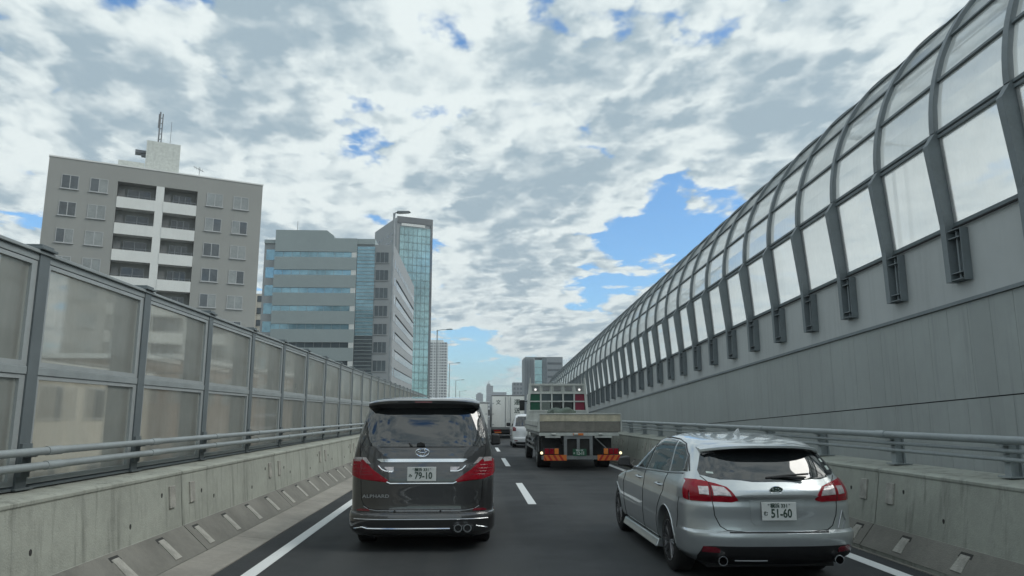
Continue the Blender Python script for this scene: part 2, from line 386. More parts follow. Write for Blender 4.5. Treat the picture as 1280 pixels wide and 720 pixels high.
class MB:
    def __init__(s):
        s.v = []
        s.f = []

    def add(s, vs, fs):
        b = len(s.v)
        s.v += [tuple(v) for v in vs]
        s.f += [tuple(i + b for i in f) for f in fs]
        return s

    def box(s, x0, x1, y0, y1, z0, z1, mtx=None):
        vs = [Vector((x, y, z)) for z in (z0, z1) for y in (y0, y1) for x in (x0, x1)]
        if mtx is not None: vs = [mtx @ v for v in vs]
        return s.add(vs, [(0, 2, 3, 1), (4, 5, 7, 6), (0, 1, 5, 4), (2, 6, 7, 3), (0, 4, 6, 2), (1, 3, 7, 5)])

    def hexa(s, p):
        """8 corner points, bottom 4 ccw then top 4 ccw"""
        return s.add(p, [(3, 2, 1, 0), (4, 5, 6, 7), (0, 1, 5, 4), (1, 2, 6, 5), (2, 3, 7, 6), (3, 0, 4, 7)])

    def prism(s, prof, a, b, axis='y', off=(0, 0, 0)):
        """extrude a 2D profile: axis y -> profile (x,z), x -> (y,z), z -> (x,y)"""
        n = len(prof)
        def P(p, t):
            if axis == 'y': return (p[0] + off[0], t, p[1] + off[2])
            if axis == 'x': return (t, p[0] + off[1], p[1] + off[2])
            return (p[0], p[1], t)
        vs = [P(p, a) for p in prof] + [P(p, b) for p in prof]
        fs = [(i, (i + 1) % n, n + (i + 1) % n, n + i) for i in range(n)]
        fs += [tuple(range(n - 1, -1, -1)), tuple(range(n, 2 * n))]
        return s.add(vs, fs)

    def tube(s, pts, r, n=10, cap=True):
        pts = [Vector(p) for p in pts]
        rs = r if isinstance(r, (list, tuple)) else [r] * len(pts)
        vs = []
        up = None
        for i, p in enumerate(pts):
            d = (pts[min(i + 1, len(pts) - 1)] - pts[max(i - 1, 0)]).normalized()
            if up is None:
                up = Vector((0, 0, 1)) if abs(d.z) < 0.9 else Vector((1, 0, 0))
            a = d.cross(up).normalized()
            up = a.cross(d).normalized()
            for k in range(n):
                t = 2 * math.pi * k / n
                vs.append(p + (a * math.cos(t) + up * math.sin(t)) * rs[i])
        fs = []
        for i in range(len(pts) - 1):
            for k in range(n):
                fs.append((i * n + k, i * n + (k + 1) % n, (i + 1) * n + (k + 1) % n, (i + 1) * n + k))
        if cap:
            fs.append(tuple(range(n - 1, -1, -1)))
            fs.append(tuple((len(pts) - 1) * n + k for k in range(n)))
        return s.add(vs, fs)

    def lathe(s, prof, c, axis='x', n=32, caps=True):
        """prof: list of (offset along axis, radius); closed ring profile"""
        vs = []
        for (a, r) in prof:
            for k in range(n):
                t = 2 * math.pi * k / n
                u, v = r * math.cos(t), r * math.sin(t)
                if axis == 'x': vs.append((c[0] + a, c[1] + u, c[2] + v))
                elif axis == 'y': vs.append((c[0] + u, c[1] + a, c[2] + v))
                else: vs.append((c[0] + u, c[1] + v, c[2] + a))
        fs = []
        m = len(prof)
        for i in range(m - 1):
            for k in range(n):
                fs.append((i * n + k, i * n + (k + 1) % n, (i + 1) * n + (k + 1) % n, (i + 1) * n + k))
        if caps and prof[0][1] > 1e-6: fs.append(tuple(range(n - 1, -1, -1)))
        if caps and prof[-1][1] > 1e-6: fs.append(tuple((m - 1) * n + k for k in range(n)))
        return s.add(vs, fs)

    def build(s, name, m, parent=None, smooth=False, bevel=0.0, loc=None, ang=35):
        me = bpy.data.meshes.new(name)
        me.from_pydata(s.v, [], s.f)
        bm = bmesh.new()
        bm.from_mesh(me)
        bmesh.ops.recalc_face_normals(bm, faces=bm.faces)
        bm.to_mesh(me)
        bm.free()
        me.materials.append(m)
        if smooth:
            me.polygons.foreach_set('use_smooth', [True] * len(me.polygons))
            me.set_sharp_from_angle(angle=R(ang))
        o = bpy.data.objects.new(name, me)
        COL.objects.link(o)
        if parent is not None: o.parent = parent
        if loc: o.location = loc
        if bevel:
            b = o.modifiers.new('bevel', 'BEVEL')
            b.width = bevel
            b.segments = 2
            b.limit_method = 'ANGLE'
            b.angle_limit = R(40)
        return o


def place_copy(o, loc, parent=None):
    c = o.copy()
    COL.objects.link(c)
    c.location = loc
    if parent is not None: c.parent = parent
    return c


def text_mesh(name, txt, size, m, parent, loc, rot=(math.pi / 2, 0, 0), sx=1.0, depth=0.002, bold=0.0, align='CENTER', spacing=1.0):
    cu = bpy.data.curves.new(name, 'FONT')
    cu.body = txt
    cu.size = size
    cu.extrude = depth
    cu.offset = bold
    cu.align_x = align
    cu.align_y = 'CENTER'
    cu.space_character = spacing
    cu.resolution_u = 3
    tmp = bpy.data.objects.new('text', cu)
    COL.objects.link(tmp)
    dg = bpy.context.evaluated_depsgraph_get()
    me = bpy.data.meshes.new_from_object(tmp.evaluated_get(dg))
    bpy.data.objects.remove(tmp)
    bpy.data.curves.remove(cu)
    me.materials.clear()
    me.materials.append(m)
    o = bpy.data.objects.new(name, me)
    COL.objects.link(o)
    o.parent = parent
    o.location = loc
    o.rotation_euler = rot
    o.scale = (sx, 1, 1)
    return o


# ================================================================== SETTING
def struct(o): return tag(o, kind='structure')

struct(MB().box(-6000, 6000, -3000, 9000, -9.6, -9.0).build('ground', M['ground']))
struct(MB().box(-2.63, 4.62, -14, 330, -0.35, 0).build('road', M['asphalt']))
struct(MB().box(-4.2, 9.4, -14, 330, -1.1, -0.36).build('road_deck', M['concrete_slope']))
struct(MB().box(-2.34, -2.19, -14, 330, 0.0, 0.004).build('edge_line', M['paint']))
struct(MB().box(4.24, 4.40, -14, 330, 0.0, 0.004).build('edge_line', M['paint']))
dm = MB()
dashes = [(13.6, 17.7), (23.4, 27.6), (32.6, 36.3), (41.2, 45.2)] + [(50.5 + 9.3 * k, 54.5 + 9.3 * k) for k in range(29)] + [(-5.0, -1.0)]
for a, b in dashes:
    dm.box(0.97, 1.12, a, b, 0.0, 0.004)
struct(dm.build('lane_dashes', M['paint']))
# gutters
gl = MB()
gr = MB()
y = -14.0
while y < 330:
    gl.prism([(-3.084, -0.34), (-2.636, -0.34), (-2.636, 0.008), (-3.084, 0.05)], y + 0.006, y + 3.994)
    gr.prism([(4.626, -0.34), (4.636, -0.34), (4.636, 0.012), (4.626, 0.008)], y + 0.006, y + 3.994)
    y += 4.0
struct(gl.build('gutter', M['gutter']))
struct(gr.build('gutter', M['gutter']))
struct(MB().box(5.62, 8.75, -14, 330, -0.355, -0.05).build('service_strip', M['concrete_slope']))


# ================================================================== CONCRETE BARRIERS
def barrier(name, sgn, xs, label, joint0, npads):
    """xs: foot, slope top, wall top, wall top back, outer back (abs x)"""
    foot, st, wt, wb, sz = xs
    root = empty(name, (0, 0, 0), 0, label, 'concrete barrier')
    body = [(foot, -0.34), (foot, 0.05), (st, sz), (st + 0.006, sz + .01), (wt - 0.02, 0.90), (wt - 0.03, 0.91), (wt - 0.03, 0.94), (wt + .02, .955), (wb, 0.985), (wb, -0.34)]
    slope = [(foot, 0.052), (st, 0.292)]
    prof = [(sgn * a, b) for a, b in body]
    L = 4.0
    proto = MB().prism(prof, 0.010, L - 0.010).build('wall_segment', M['concrete'], root, bevel=0.006)
    MB().prism([(sgn * (st + .05), .1), (sgn * (wb - .03), .1), (sgn * (wb - .03), .95), (sgn * (wt + .03), .92)], -14, 240).build('joint_filler', M['hole'], root)
    # weathered slope face with its own slightly darker mortar
    sl = MB()
    e = 0.004
    sl.add([(sgn * (foot - 0.004), 0.0, 0.054), (sgn * (st - 0.004), 0.0, sz + .007), (sgn * (st - 0.004), 1.0, sz + .007), (sgn * (foot - 0.004), 1.0, 0.054),
            (sgn * (foot + .006), 0.0, 0.045), (sgn * (st + .006), 0.0, sz - .007), (sgn * (st + .006), 1.0, sz - .007), (sgn * (foot + .006), 1.0, 0.045)],
           [(0, 1, 2, 3), (7, 6, 5, 4), (0, 4, 5, 1), (1, 5, 6, 2), (2, 6, 7, 3), (3, 7, 4, 0)])
    for v in range(len(sl.v)):
        x, yy, z = sl.v[v]
        sl.v[v] = (x, 0.01 + yy * (L - 0.02), z)
    sp = sl.build('slope_face', M['concrete_slope'], root)
    # blocks and holes near each joint
    def onwall(z): return st + 0.006 + (wt - 0.02 - st - 0.006) * (z - sz - .01) / (.89 - sz)
    covers = []
    for yy in (0.22, L - 0.22 - 0.15):
        blk = MB()
        a, b = onwall(0.56), onwall(0.80)
        blk.hexa([(sgn * (a - 0.02), yy, 0.56), (sgn * (a + 0.01), yy, 0.56), (sgn * (a + 0.01), yy + 0.15, 0.56), (sgn * (a - 0.02), yy + 0.15, 0.56),
                  (sgn * (b - 0.02), yy, 0.80), (sgn * (b + 0.01), yy, 0.80), (sgn * (b + 0.01), yy + 0.15, 0.80), (sgn * (b - 0.02), yy + 0.15, 0.80)])
        covers.append(blk.build('anchor_cover', M['pad'], root, bevel=0.004))
    holes = []
    for yy, z in ((0.62, 0.66), (1.05, 0.55), (L - 0.55, 0.72), (L - 1.3, 0.50)):
        hl = MB()
        a = onwall(z)
        hl.lathe([(-0.004, 0.0), (-0.004, 0.017), (0.004, 0.017)], (sgn * a, yy, z), 'x', 12)
        hl.v = [(x, y_, z + (z_ - z) * 1.5) for x, y_, z_ in hl.v]
        holes.append(hl.build('anchor_hole', M['hole'], root))
    n0 = int((joint0 + 14) // L)
    first = True
    y = joint0 - n0 * L
    k = 0
    while y < 250 and k < 64:
        for o in [proto, sp] + holes + covers:
            if first: o.location = (0, y, 0)
            elif o in (proto, sp) or (o in covers and y < 60) or y < 36: place_copy(o, (0, y, 0))
        first = False
        y += L
        k += 1
    # precast slope pads, one per metre
    dx, dz = st - foot, sz - .05
    ln = math.hypot(dx, dz)
    ux, uz = dx / ln, dz / ln
    pm = MB()
    a0, a1 = 0.05, ln - 0.07
    def PT(t, yy, h):  # along the slope, offset outward
        return (sgn * (foot + ux * t - uz * h), yy, 0.052 + uz * t + ux * h)
    pm.hexa([PT(a0, -0.085, 0), PT(a0, 0.085, 0), PT(a1, 0.07, 0), PT(a1, -0.07, 0),
             PT(a0, -0.085, 0.014), PT(a0, 0.085, 0.014), PT(a1, 0.07, 0.014), PT(a1, -0.07, 0.014)])
    p0 = pm.build('mortar_pad', M['pad'], root, bevel=0.004)
    dk = MB()
    dk.hexa([PT(a1 - 0.03, -0.10, 0), PT(a1 - 0.03, 0.10, 0), PT(a1 + .03, 0.09, 0), PT(a1 + .03, -0.09, 0),
             PT(a1 - 0.03, -0.10, 0.007), PT(a1 - 0.03, 0.10, 0.007), PT(a1 + .03, 0.09, 0.007), PT(a1 + .03, -0.09, 0.007)])
    d0 = dk.build('pad_slot', M['hole'], p0)
    for i in range(npads):
        yy = joint0 - 6.0 + 0.26 + i * 1.0
        if i == 0:
            p0.location = (0, yy, 0)
        else:
            c = place_copy(p0, (0, yy, random.uniform(-.001, .001)))
            d = d0.copy(); COL.objects.link(d); d.parent = c
    return root


barrier('concrete_barrier', -1, (3.09, 3.385, 3.47, 3.98, .32), 'long grey concrete barrier with sloped foot below the framed glass noise fence on the left', 9.0, 46)
barrier('concrete_barrier', 1, (4.64, 4.84, 4.97, 5.55, .29), 'long grey concrete barrier with sloped foot beside the silver wagon on the right', 8.95, 42)


# ================================================================== LEFT GUARD RAIL + NOISE FENCE
POST0, PSTEP = 6.41, 2.035
def hbeam(mb, x, y, z0, z1, d=0.16, wd=0.14, t=0.016):
    """H column: flanges face the road (x), web along x"""
    mb.box(x - d / 2, x - d / 2 + t, y - wd / 2, y + wd / 2, z0, z1)
    mb.box(x + d / 2 - t, x + d / 2, y - wd / 2, y + wd / 2, z0, z1)
    mb.box(x - d / 2 + t, x + d / 2 - t, y - t / 2, y + t / 2, z0, z1)

fence = empty('noise_fence', (0, 0, 0), 0, 'tall fence of cloudy acrylic panes between grey steel posts on the left barrier', 'noise fence')
FX = -3.84
NB = 62
pm = MB(); hbeam(pm, FX, 0, 0.985, 3.0, 0.17, 0.15)
pm.box(FX - 0.12, FX + 0.12, -0.12, 0.12, 0.985, 1.0)
pm.box(FX - 0.27, FX - 0.09, -0.07, 0.07, 0.80, 2.96)
post = pm.build('post', M['steel_dark'], fence)
cp = MB(); cp.box(FX - 0.11, FX + 0.125, -0.115, 0.115, 3.0, 3.022); cp.box(FX - 0.10, FX + 0.10, -0.09, 0.09, 3.022, 3.05)
cap = cp.build('post_cap', M['steel_dark'], post, bevel=0.004)
br = MB()
for z in (1.17, 1.285):
    br.box(FX + 0.085, FX + 0.17, -0.05, 0.05, z - 0.035, z - 0.01)
    br.box(FX + 0.085, FX + 0.10, -0.06, 0.06, z - 0.06, z + 0.04)
br.box(FX + 0.085, FX + 0.11, -0.07, 0.07, 1.085, 1.36)
brk = br.build('rail_bracket', M['steel_dark'], post)
# one bay of frame and panes
x0 = FX + 0.045
fr = MB()
g0, g1 = 0.078, PSTEP - 0.078
w_ = 0.035
for (za, zb) in ((1.02, 1.93), (2.0, 2.90)):
    fr.box(x0 - 0.02, x0 + 0.025, g0, g1, za, za + w_ + .01)
    fr.box(x0 - 0.02, x0 + 0.025, g0, g1, zb - w_, zb)
    fr.box(x0 - 0.02, x0 + 0.025, g0, g0 + 0.045, za + w_ + .01, zb - w_)
    fr.box(x0 - 0.02, x0 + 0.025, g1 - 0.075, g1, za + w_ + .01, zb - w_)
frame = fr.build('pane_frame', M['galv'], fence)
rl = MB(); rl.box(x0 - 0.03, x0 + 0.035, g0, g1, 1.932, 1.998)
rail = rl.build('mid_rail', M['steel_mid'], frame, bevel=0.004)
pn = MB()
for (za, zb) in ((1.02, 1.93), (2.0, 2.90)):
    pn.add([(x0, g0 + .04, za + .04), (x0, g1 - .07, za + .04), (x0, g1 - .07, zb - .03), (x0, g0 + .04, zb - .03)], [(0, 1, 2, 3)])
pane = pn.build('acrylic_pane', M['fence_glass'], frame)
base = MB(); base.prism([(FX - 0.07, 0.985), (FX + 0.09, 0.985), (FX + 0.09, 1.0), (FX + 0.03, 1.018), (FX - 0.07, 1.018)], g0 + .05, g1 - .05)
base = base.build('bottom_sill', M['steel_dark'], frame)
for k in range(-4, NB - 4):
    y = POST0 + PSTEP * k
    if k == -4:
        post.location = (0, y, 0); frame.location = (0, y, 0)
    else:
        c = place_copy(post, (0, y, 0))
        for ch in (cap, brk):
            d = ch.copy(); COL.objects.link(d); d.parent = c
        c = place_copy(frame, (0, y, 0))
        for ch in (rail, pane, base):
            d = ch.copy(); COL.objects.link(d); d.parent = c
yA, yB = POST0 - 4 * PSTEP, POST0 + (NB - 4) * PSTEP
tr = MB()
tr.box(FX - 0.06, FX + 0.075, yA, yB, 2.905, 2.985)
tr.box(FX + 0.075, FX + 0.10, yA, yB, 2.965, 2.995)
tr.build('top_rail', M['steel_mid'], fence, bevel=0.005)

def rail_pipe(mb, x, z, y0, y1, step, phase, r):
    mb.tube([(x, y0, z), (x, y1, z)], r, 14)
    y = phase
    while y < y1:
        if y > y0: mb.tube([(x, y - 0.11, z), (x, y + 0.11, z)], r * 1.16, 14)
        y += step

gd = empty('guard_rail', (0, 0, 0), 0, 'twin round grey pipe rails running in front of the acrylic noise fence', 'guard rail')
for z in (1.175, 1.295):
    m_ = MB(); rail_pipe(m_, FX + 0.205, z, yA, yB, 2.035, POST0 + 0.22, 0.033); m_.build('rail_pipe', M['steel_mid'], gd, smooth=True)

# right guard rail on the barrier
g2 = empty('guard_rail', (0, 0, 0), 0, 'grey rail of one thick and two thin pipes on the right concrete barrier', 'guard rail')
for z, r, x in ((1.35, 0.042, 5.22), (1.245, 0.022, 5.245), (1.16, 0.022, 5.245)):
    m_ = MB(); rail_pipe(m_, x, z, -8, 200, 4.0, 9.3, r); m_.build('rail_pipe', M['steel_mid'], g2, smooth=True)
ps = MB()
ps.box(5.27, 5.30, -0.045, 0.045, 0.985, 1.36)
ps.box(5.30, 5.38, -0.006, 0.006, 0.985, 1.33)
ps.box(5.38, 5.40, -0.045, 0.045, 0.985, 1.33)
ps.box(5.22, 5.46, -0.09, 0.09, 0.985, 1.0)
for z in (1.245, 1.16): ps.box(5.24, 5.27, -0.03, 0.03, z - 0.03, z + 0.03)
ps.box(5.21, 5.27, -0.05, 0.05, 1.29, 1.315)
p0 = ps.build('rail_post', M['steel_mid'], g2)
for k in range(76):
    y = 7.15 - 12 + 2.0 * k
    if k == 0: p0.location = (0, y, 0)
    else: place_copy(p0, (0, y, 0))

# ================================================================== RIGHT WALL + SHELTER
SL = -0.042                                       # the wall and shelter fall towards the distance against our climbing road
wall = empty('panel_wall', (0, 0, 0), 0, 'tall grey wall of narrow vertical panels rising behind the right guard rail', 'wall')
WX = 8.90
YA, YB = -32.0, 120.0
wb = MB()
wb.hexa([(WX + .035, YA, -1), (WX + .25, YA, -1), (WX + .25, YB, -1), (WX + .035, YB, -1),
         (WX + .035, YA, 4.12 + SL * YA), (WX + .25, YA, 4.12 + SL * YA), (WX + .25, YB, 4.12 + SL * YB), (WX + .035, YB, 4.12 + SL * YB)])
wb.build('backing_wall', M['tr_dark'], wall)
PW = 0.58
for name, z0, z1, ph, xo in (('upper_panels', 2.43, 4.13, 0.0, 0.0), ('lower_panels', -1.0, 2.41, 0.27, 0.012)):
    pm = MB()
    y = YA + ph
    while y < YB - PW:
        a, b = y + 0.003, y + PW - 0.003
        pm.hexa([(WX + xo, a, z0 if z0 < 0 else z0 + SL * a), (WX + xo + .03, a, z0 if z0 < 0 else z0 + SL * a), (WX + xo + .03, b, z0 if z0 < 0 else z0 + SL * b), (WX + xo, b, z0 if z0 < 0 else z0 + SL * b),
                 (WX + xo, a, z1 + SL * a), (WX + xo + .03, a, z1 + SL * a), (WX + xo + .03, b, z1 + SL * b), (WX + xo, b, z1 + SL * b)])
        y += PW
    pm.build(name, M['wallpanel'], wall)

def sheared(mb, x0, x1, z0, z1, ya=YA, yb=YB):
    mb.hexa([(x0, ya, z0 + SL * ya), (x1, ya, z0 + SL * ya), (x1, yb, z0 + SL * yb), (x0, yb, z0 + SL * yb),
             (x0, ya, z1 + SL * ya), (x1, ya, z1 + SL * ya), (x1, yb, z1 + SL * yb), (x0, yb, z1 + SL * yb)])

m_ = MB(); sheared(m_, WX - 0.05, WX + 0.22, 4.135, 4.20); m_.build('drip_moulding', M['rib'], wall)

RY0, RSTEP = 13.02, 2.035
K0, NR = -21, 61
sh_ = empty('noise_shelter', (0, 0, 0), 0, 'arched shelter of pale glass panes and dark curved ribs standing on the right wall', 'noise shelter')
YS0 = RY0 + K0 * RSTEP
YS1 = RY0 + (K0 + NR - 1) * RSTEP
m_ = MB(); sheared(m_, WX + 0.16, WX + 0.22, 4.205, 5.66, YS0 - 1, YS1 + .3); m_.build('base_strip', M['wallstrip'], sh_)
CXs, CZs, RR = 13.14, 7.52, 4.30
AST = R(14.4)
NROW = 6
def arc(r, a): return (CXs - r * math.cos(a), CZs + r * math.sin(a))
# rib
rb = MB()
def rprism(mb, prof, ya, yb):
    mb.prism(prof, ya, yb)
low = [(9.02, 4.58), (8.86, 4.58), (8.84, 5.7), (8.66, 7.25), (8.84, 7.52), (8.98, 7.52), (9.0, 7.2), (9.10, 5.6), (9.12, 4.58)]
rprism(rb, low, -0.075, 0.075)
outer = [arc(RR + 0.02, AST * NROW * i / 28) for i in range(29)]
inner = [arc(RR - 0.15, AST * NROW * i / 28) for i in range(28, -1, -1)]
for i in range(28):
    a = [outer[i], outer[i + 1], inner[27 - i], inner[28 - i]]
    rb.prism(a, -0.07, 0.07)
rib = rb.build('rib', M['rib'], sh_)
bk = MB()
bz0, bz1 = 4.58, 5.56
bk.box(8.90, 9.055, -0.40, -0.385, bz0, bz1)
bk.box(9.04, 9.055, -0.385, -0.077, bz0, bz1)
for z in (bz0 + .02, bz0 + .14, bz1 - .18, bz1 - .03):
    bk.box(8.87, 9.038, -0.383, -0.077, z, z + 0.016)
bk.tube([(8.95, -0.23, bz0 + .05), (8.95, -0.23, bz1 - .04)], 0.022, 8)
bracket = bk.build('bracket', M['rib'], rib)
# bay glass
gm = MB()
e = 0.09
B = RSTEP
def gpt(x, z, y): return (x, y, z + SL * y)
def pane_q(a, b):
    gm.add([gpt(a[0], a[1], e), gpt(a[0], a[1], B - e), gpt(b[0], b[1], B - e), gpt(b[0], b[1], e)], [(0, 1, 2, 3)])
pane_q((9.06, 5.70), (8.93, 7.42))
for i in range(NROW):
    for j in range(2):
        pane_q(arc(RR - 0.06, AST * (i + j * .5)), arc(RR - 0.06, AST * (i + (j + 1) * .5)))
glass = gm.build('glass_pane', M['tube_glass'], sh_)
edg = []
for (ya, yb) in ((e - 0.012, e + 0.035), (B - e - 0.045, B - e + 0.012)):
    fm = MB()
    fm.hexa([gpt(9.04, 5.68, ya), gpt(9.08, 5.68, ya), gpt(9.08, 5.68, yb), gpt(9.04, 5.68, yb), gpt(8.91, 7.42, ya), gpt(8.95, 7.42, ya), gpt(8.95, 7.42, yb), gpt(8.91, 7.42, yb)])
    edg.append(fm.build('pane_edging', M['winframe'], glass))
for k in range(NR):
    y = RY0 + (K0 + k) * RSTEP
    if k == 0:
        rib.location = (0, y, SL * y); glass.location = (0, y, SL * y)
    else:
        c = place_copy(rib, (0, y, SL * y)); d = bracket.copy(); COL.objects.link(d); d.parent = c
        if k < NR - 1:
            c = place_copy(glass, (0, y, SL * y))
            for q in edg:
                d = q.copy(); COL.objects.link(d); d.parent = c
def transom(px, pz, h, dpt, ang):
    mb = MB()
    c, s = math.cos(ang), math.sin(ang)
    cs = [(-h / 2, -dpt / 2), (-h / 2, dpt / 2), (h / 2, dpt / 2), (h / 2, -dpt / 2)]
    P = []
    for yy in (YS0, YS1):
        for (u, v) in cs:
            # u along the arc tangent, v radial outward
            x = px + u * s - v * c
            z = pz + u * c + v * s
            P.append((x, yy, z + SL * yy))
    mb.add(P, [(0, 1, 2, 3), (7, 6, 5, 4), (0, 4, 5, 1), (1, 5, 6, 2), (2, 6, 7, 3), (3, 7, 4, 0)])
    mb.build('transom', M['transom'], sh_)
transom(9.06, 5.67, 0.07, 0.10, 0)
transom(8.93, 7.42, 0.055, 0.12, 0)
transom(8.93, 7.52, 0.055, 0.12, 0)
for i in range(1, NROW + 1):
    a = AST * i
    p = arc(RR - 0.06, a)
    transom(p[0], p[1], 0.06, 0.10, a)
# gutter pipe that sags along the foot of the panes
m_ = MB(); m_.tube([(9.0, YS0, 5.60 + SL * YS0), (9.0, YS1, 5.60 + SL * YS1)], 0.018, 8); m_.build('cable', M['rubber'], sh_)


# ================================================================== STREET LAMPS
def lamp(x, y, z0, h, arm, label, grp=None):
    r = empty('street_lamp', (x, y, z0), 0, label, 'street lamp', grp)
    m = MB(); m.tube([(0, 0, 0), (0, 0, h * .5), (0, 0, h)], [0.11, 0.085, 0.06], 12); m.build('pole', M['lampgrey'], r, smooth=True)
    m = MB(); m.tube([(0, 0, h - 0.12), (arm * .35, 0, h), (arm, 0, h + 0.05)], 0.035, 8); m.build('arm', M['lampgrey'], r, smooth=True)
    s = 1 if arm > 0 else -1
    m = MB()
    m.hexa([(arm, -.13, h), (arm + s * .75, -.10, h + .04), (arm + s * .75, .10, h + .04), (arm, .13, h), (arm + s * .05, -.09, h + .12), (arm + s * .65, -.06, h + .13), (arm + s * .65, .06, h + .13), (arm + s * .05, .09, h + .12)])
    hd = m.build('lamp_head', M['steel_dark'], r, bevel=0.02)
    m = MB(); m.hexa([(arm + s * .1, -.10, h - .02), (arm + s * .66, -.08, h + .01), (arm + s * .66, .08, h + .01), (arm + s * .1, .10, h - .02), (arm + s * .1, -.10, h), (arm + s * .66, -.08, h + .03), (arm + s * .66, .08, h + .03), (arm + s * .1, .10, h)])
    m.build('lens', M['lampglass'], hd)
    m = MB(); m.lathe([(0, .2), (.03, .2), (.03, .13), (.12, .12)], (0, 0, 0), 'z', 12); m.build('base_plate', M['lampgrey'], r)
    return r

lamp(-4.35, 37.4, -0.4, 12.45, 0.12, 'tall grey street lamp standing behind the fence in front of the banded office block', 'street lamps along the left fence')
lamp(-4.35, 82, -0.4, 11.4, 1.0, 'street lamp rising just left of the pale far residential tower top', 'street lamps along the left fence')
lamp(-4.35, 122, -0.4, 10.4, 1.1, 'street lamp standing against the sky right of the pale residential tower', 'street lamps along the left fence')
lamp(-4.35, 163, -0.4, 9.5, 1.2, 'tiny street lamp fourth from the camera, just above the minivan roof', 'street lamps along the left fence')
lamp(-4.35, 205, -0.4, 8.4, 1.2, 'farthest tiny street lamp, rightmost of the row above the minivan roof', 'street lamps along the left fence')
lamp(16.0, 25.3, 1.0, 10.6, -1.0, 'street lamp seen blurred through the panes of the arched shelter', 'street lamps of the other carriageway')


up = empty('utility_pole', (-14.2, 12.0, -9.0), 0, 'concrete utility pole with a transformer behind the nearest fence panes at the left edge', 'utility pole')
m = MB(); m.tube([(0, 0, 0), (0, 0, 14.4)], [.19, .12], 14); m.build('pole', M['lampgrey'], up, smooth=True)
for z in (13.0, 13.8): MB().box(-.9, .9, -.05, .05, z, z + .09).build('cross_arm', M['steel_dark'], up)
m = MB(); m.lathe([(0, .0), (0, .24), (.75, .24), (.75, 0)], (.36, 0, 11.6), 'z', 18); m.build('transformer', M['steel_mid'], up, smooth=True)
cab_pts = [Vector((-14.2, 12.0, 4.15)).lerp(Vector((-14.2, 46.0, 4.6)), i / 20) - Vector((0, 0, 1.1 * 4 * (i / 20) * (1 - i / 20))) for i in range(21)]
m = MB(); m.tube(cab_pts, .03, 6); cb0 = m.build('overhead_cable', M['rubber'], smooth=True); tag(cb0, 'black overhead cable sagging behind the acrylic panes from the utility pole', 'cable')

# ================================================================== BUILDINGS
GZ = -9.0
def qbox(name, m, parent, *a):
    return MB().box(*a).build(name, m, parent)

# ---- grey apartment block
dv = Vector((-27.03 + 47.68, 89.65 - 80.0, 0)); ang = math.atan2(dv.y, dv.x)
apt = empty('apartment_building', (-47.68, 80.0, GZ), ang, 'grey apartment block with white recessed balconies in its middle and a rooftop stair tower', 'building')
W, TOP, D = 22.85, 30.0 - GZ, 13.0
zr = TOP - 0.0
wins_x = [(1.35, 3.05), (4.15, 5.95), (16.45, 18.3), (19.5, 21.3)]
bal_x = [(6.95, 10.9), (11.8, 15.35)]
floors = [28.15 - 3.1 * k - GZ for k in range(11)]         # window head heights
# shell: wall strips around the recesses
am = MB()
am.box(0, 6.9, 0, D, 0, TOP)
am.box(15.4, W, 0, D, 0, TOP)
am.box(6.9, 15.4, 1.5, D, 0, TOP)
am.box(6.9, 15.4, 0.0, 1.5, floors[0] + 0.0, TOP)
am.build('wall', M['apt'], apt)
qbox('parapet', M['apt_white'], apt, -0.06, W + 0.06, -0.06, D + .06, TOP + 0.002, TOP + 0.16)
qbox('balcony_pier', M['apt_white'], apt, 10.92, 11.78, -0.01, 1.49, 0, floors[0] - 0.003)
def window(parent, x0, x1, z0, z1, y, glassm, fm=None, div=1, out=0.05):
    fmm = fm or M['winframe']
    m = MB()
    t = 0.07
    m.box(x0, x1, y - out, y + .02, z0, z0 + t); m.box(x0, x1, y - out, y + .02, z1 - t, z1)
    m.box(x0, x0 + t, y - out, y + .02, z0 + t, z1 - t); m.box(x1 - t, x1, y - out, y + .02, z0 + t, z1 - t)
    for i in range(div):
        xm = x0 + (x1 - x0) * (i + 1) / (div + 1)
        m.box(xm - .04, xm + .04, y - out * .8, y + .02, z0 + t, z1 - t)
    m.box(x0 - .08, x1 + .08, y - out - .09, y + .01, z0 - .08, z0 - .003)
    f = m.build('window', fmm, parent)
    m = MB(); m.box(x0 + t, x1 - t, y - out * .5, y + .015, z0 + t, z1 - t)
    return f, m.build('pane', glassm, f)
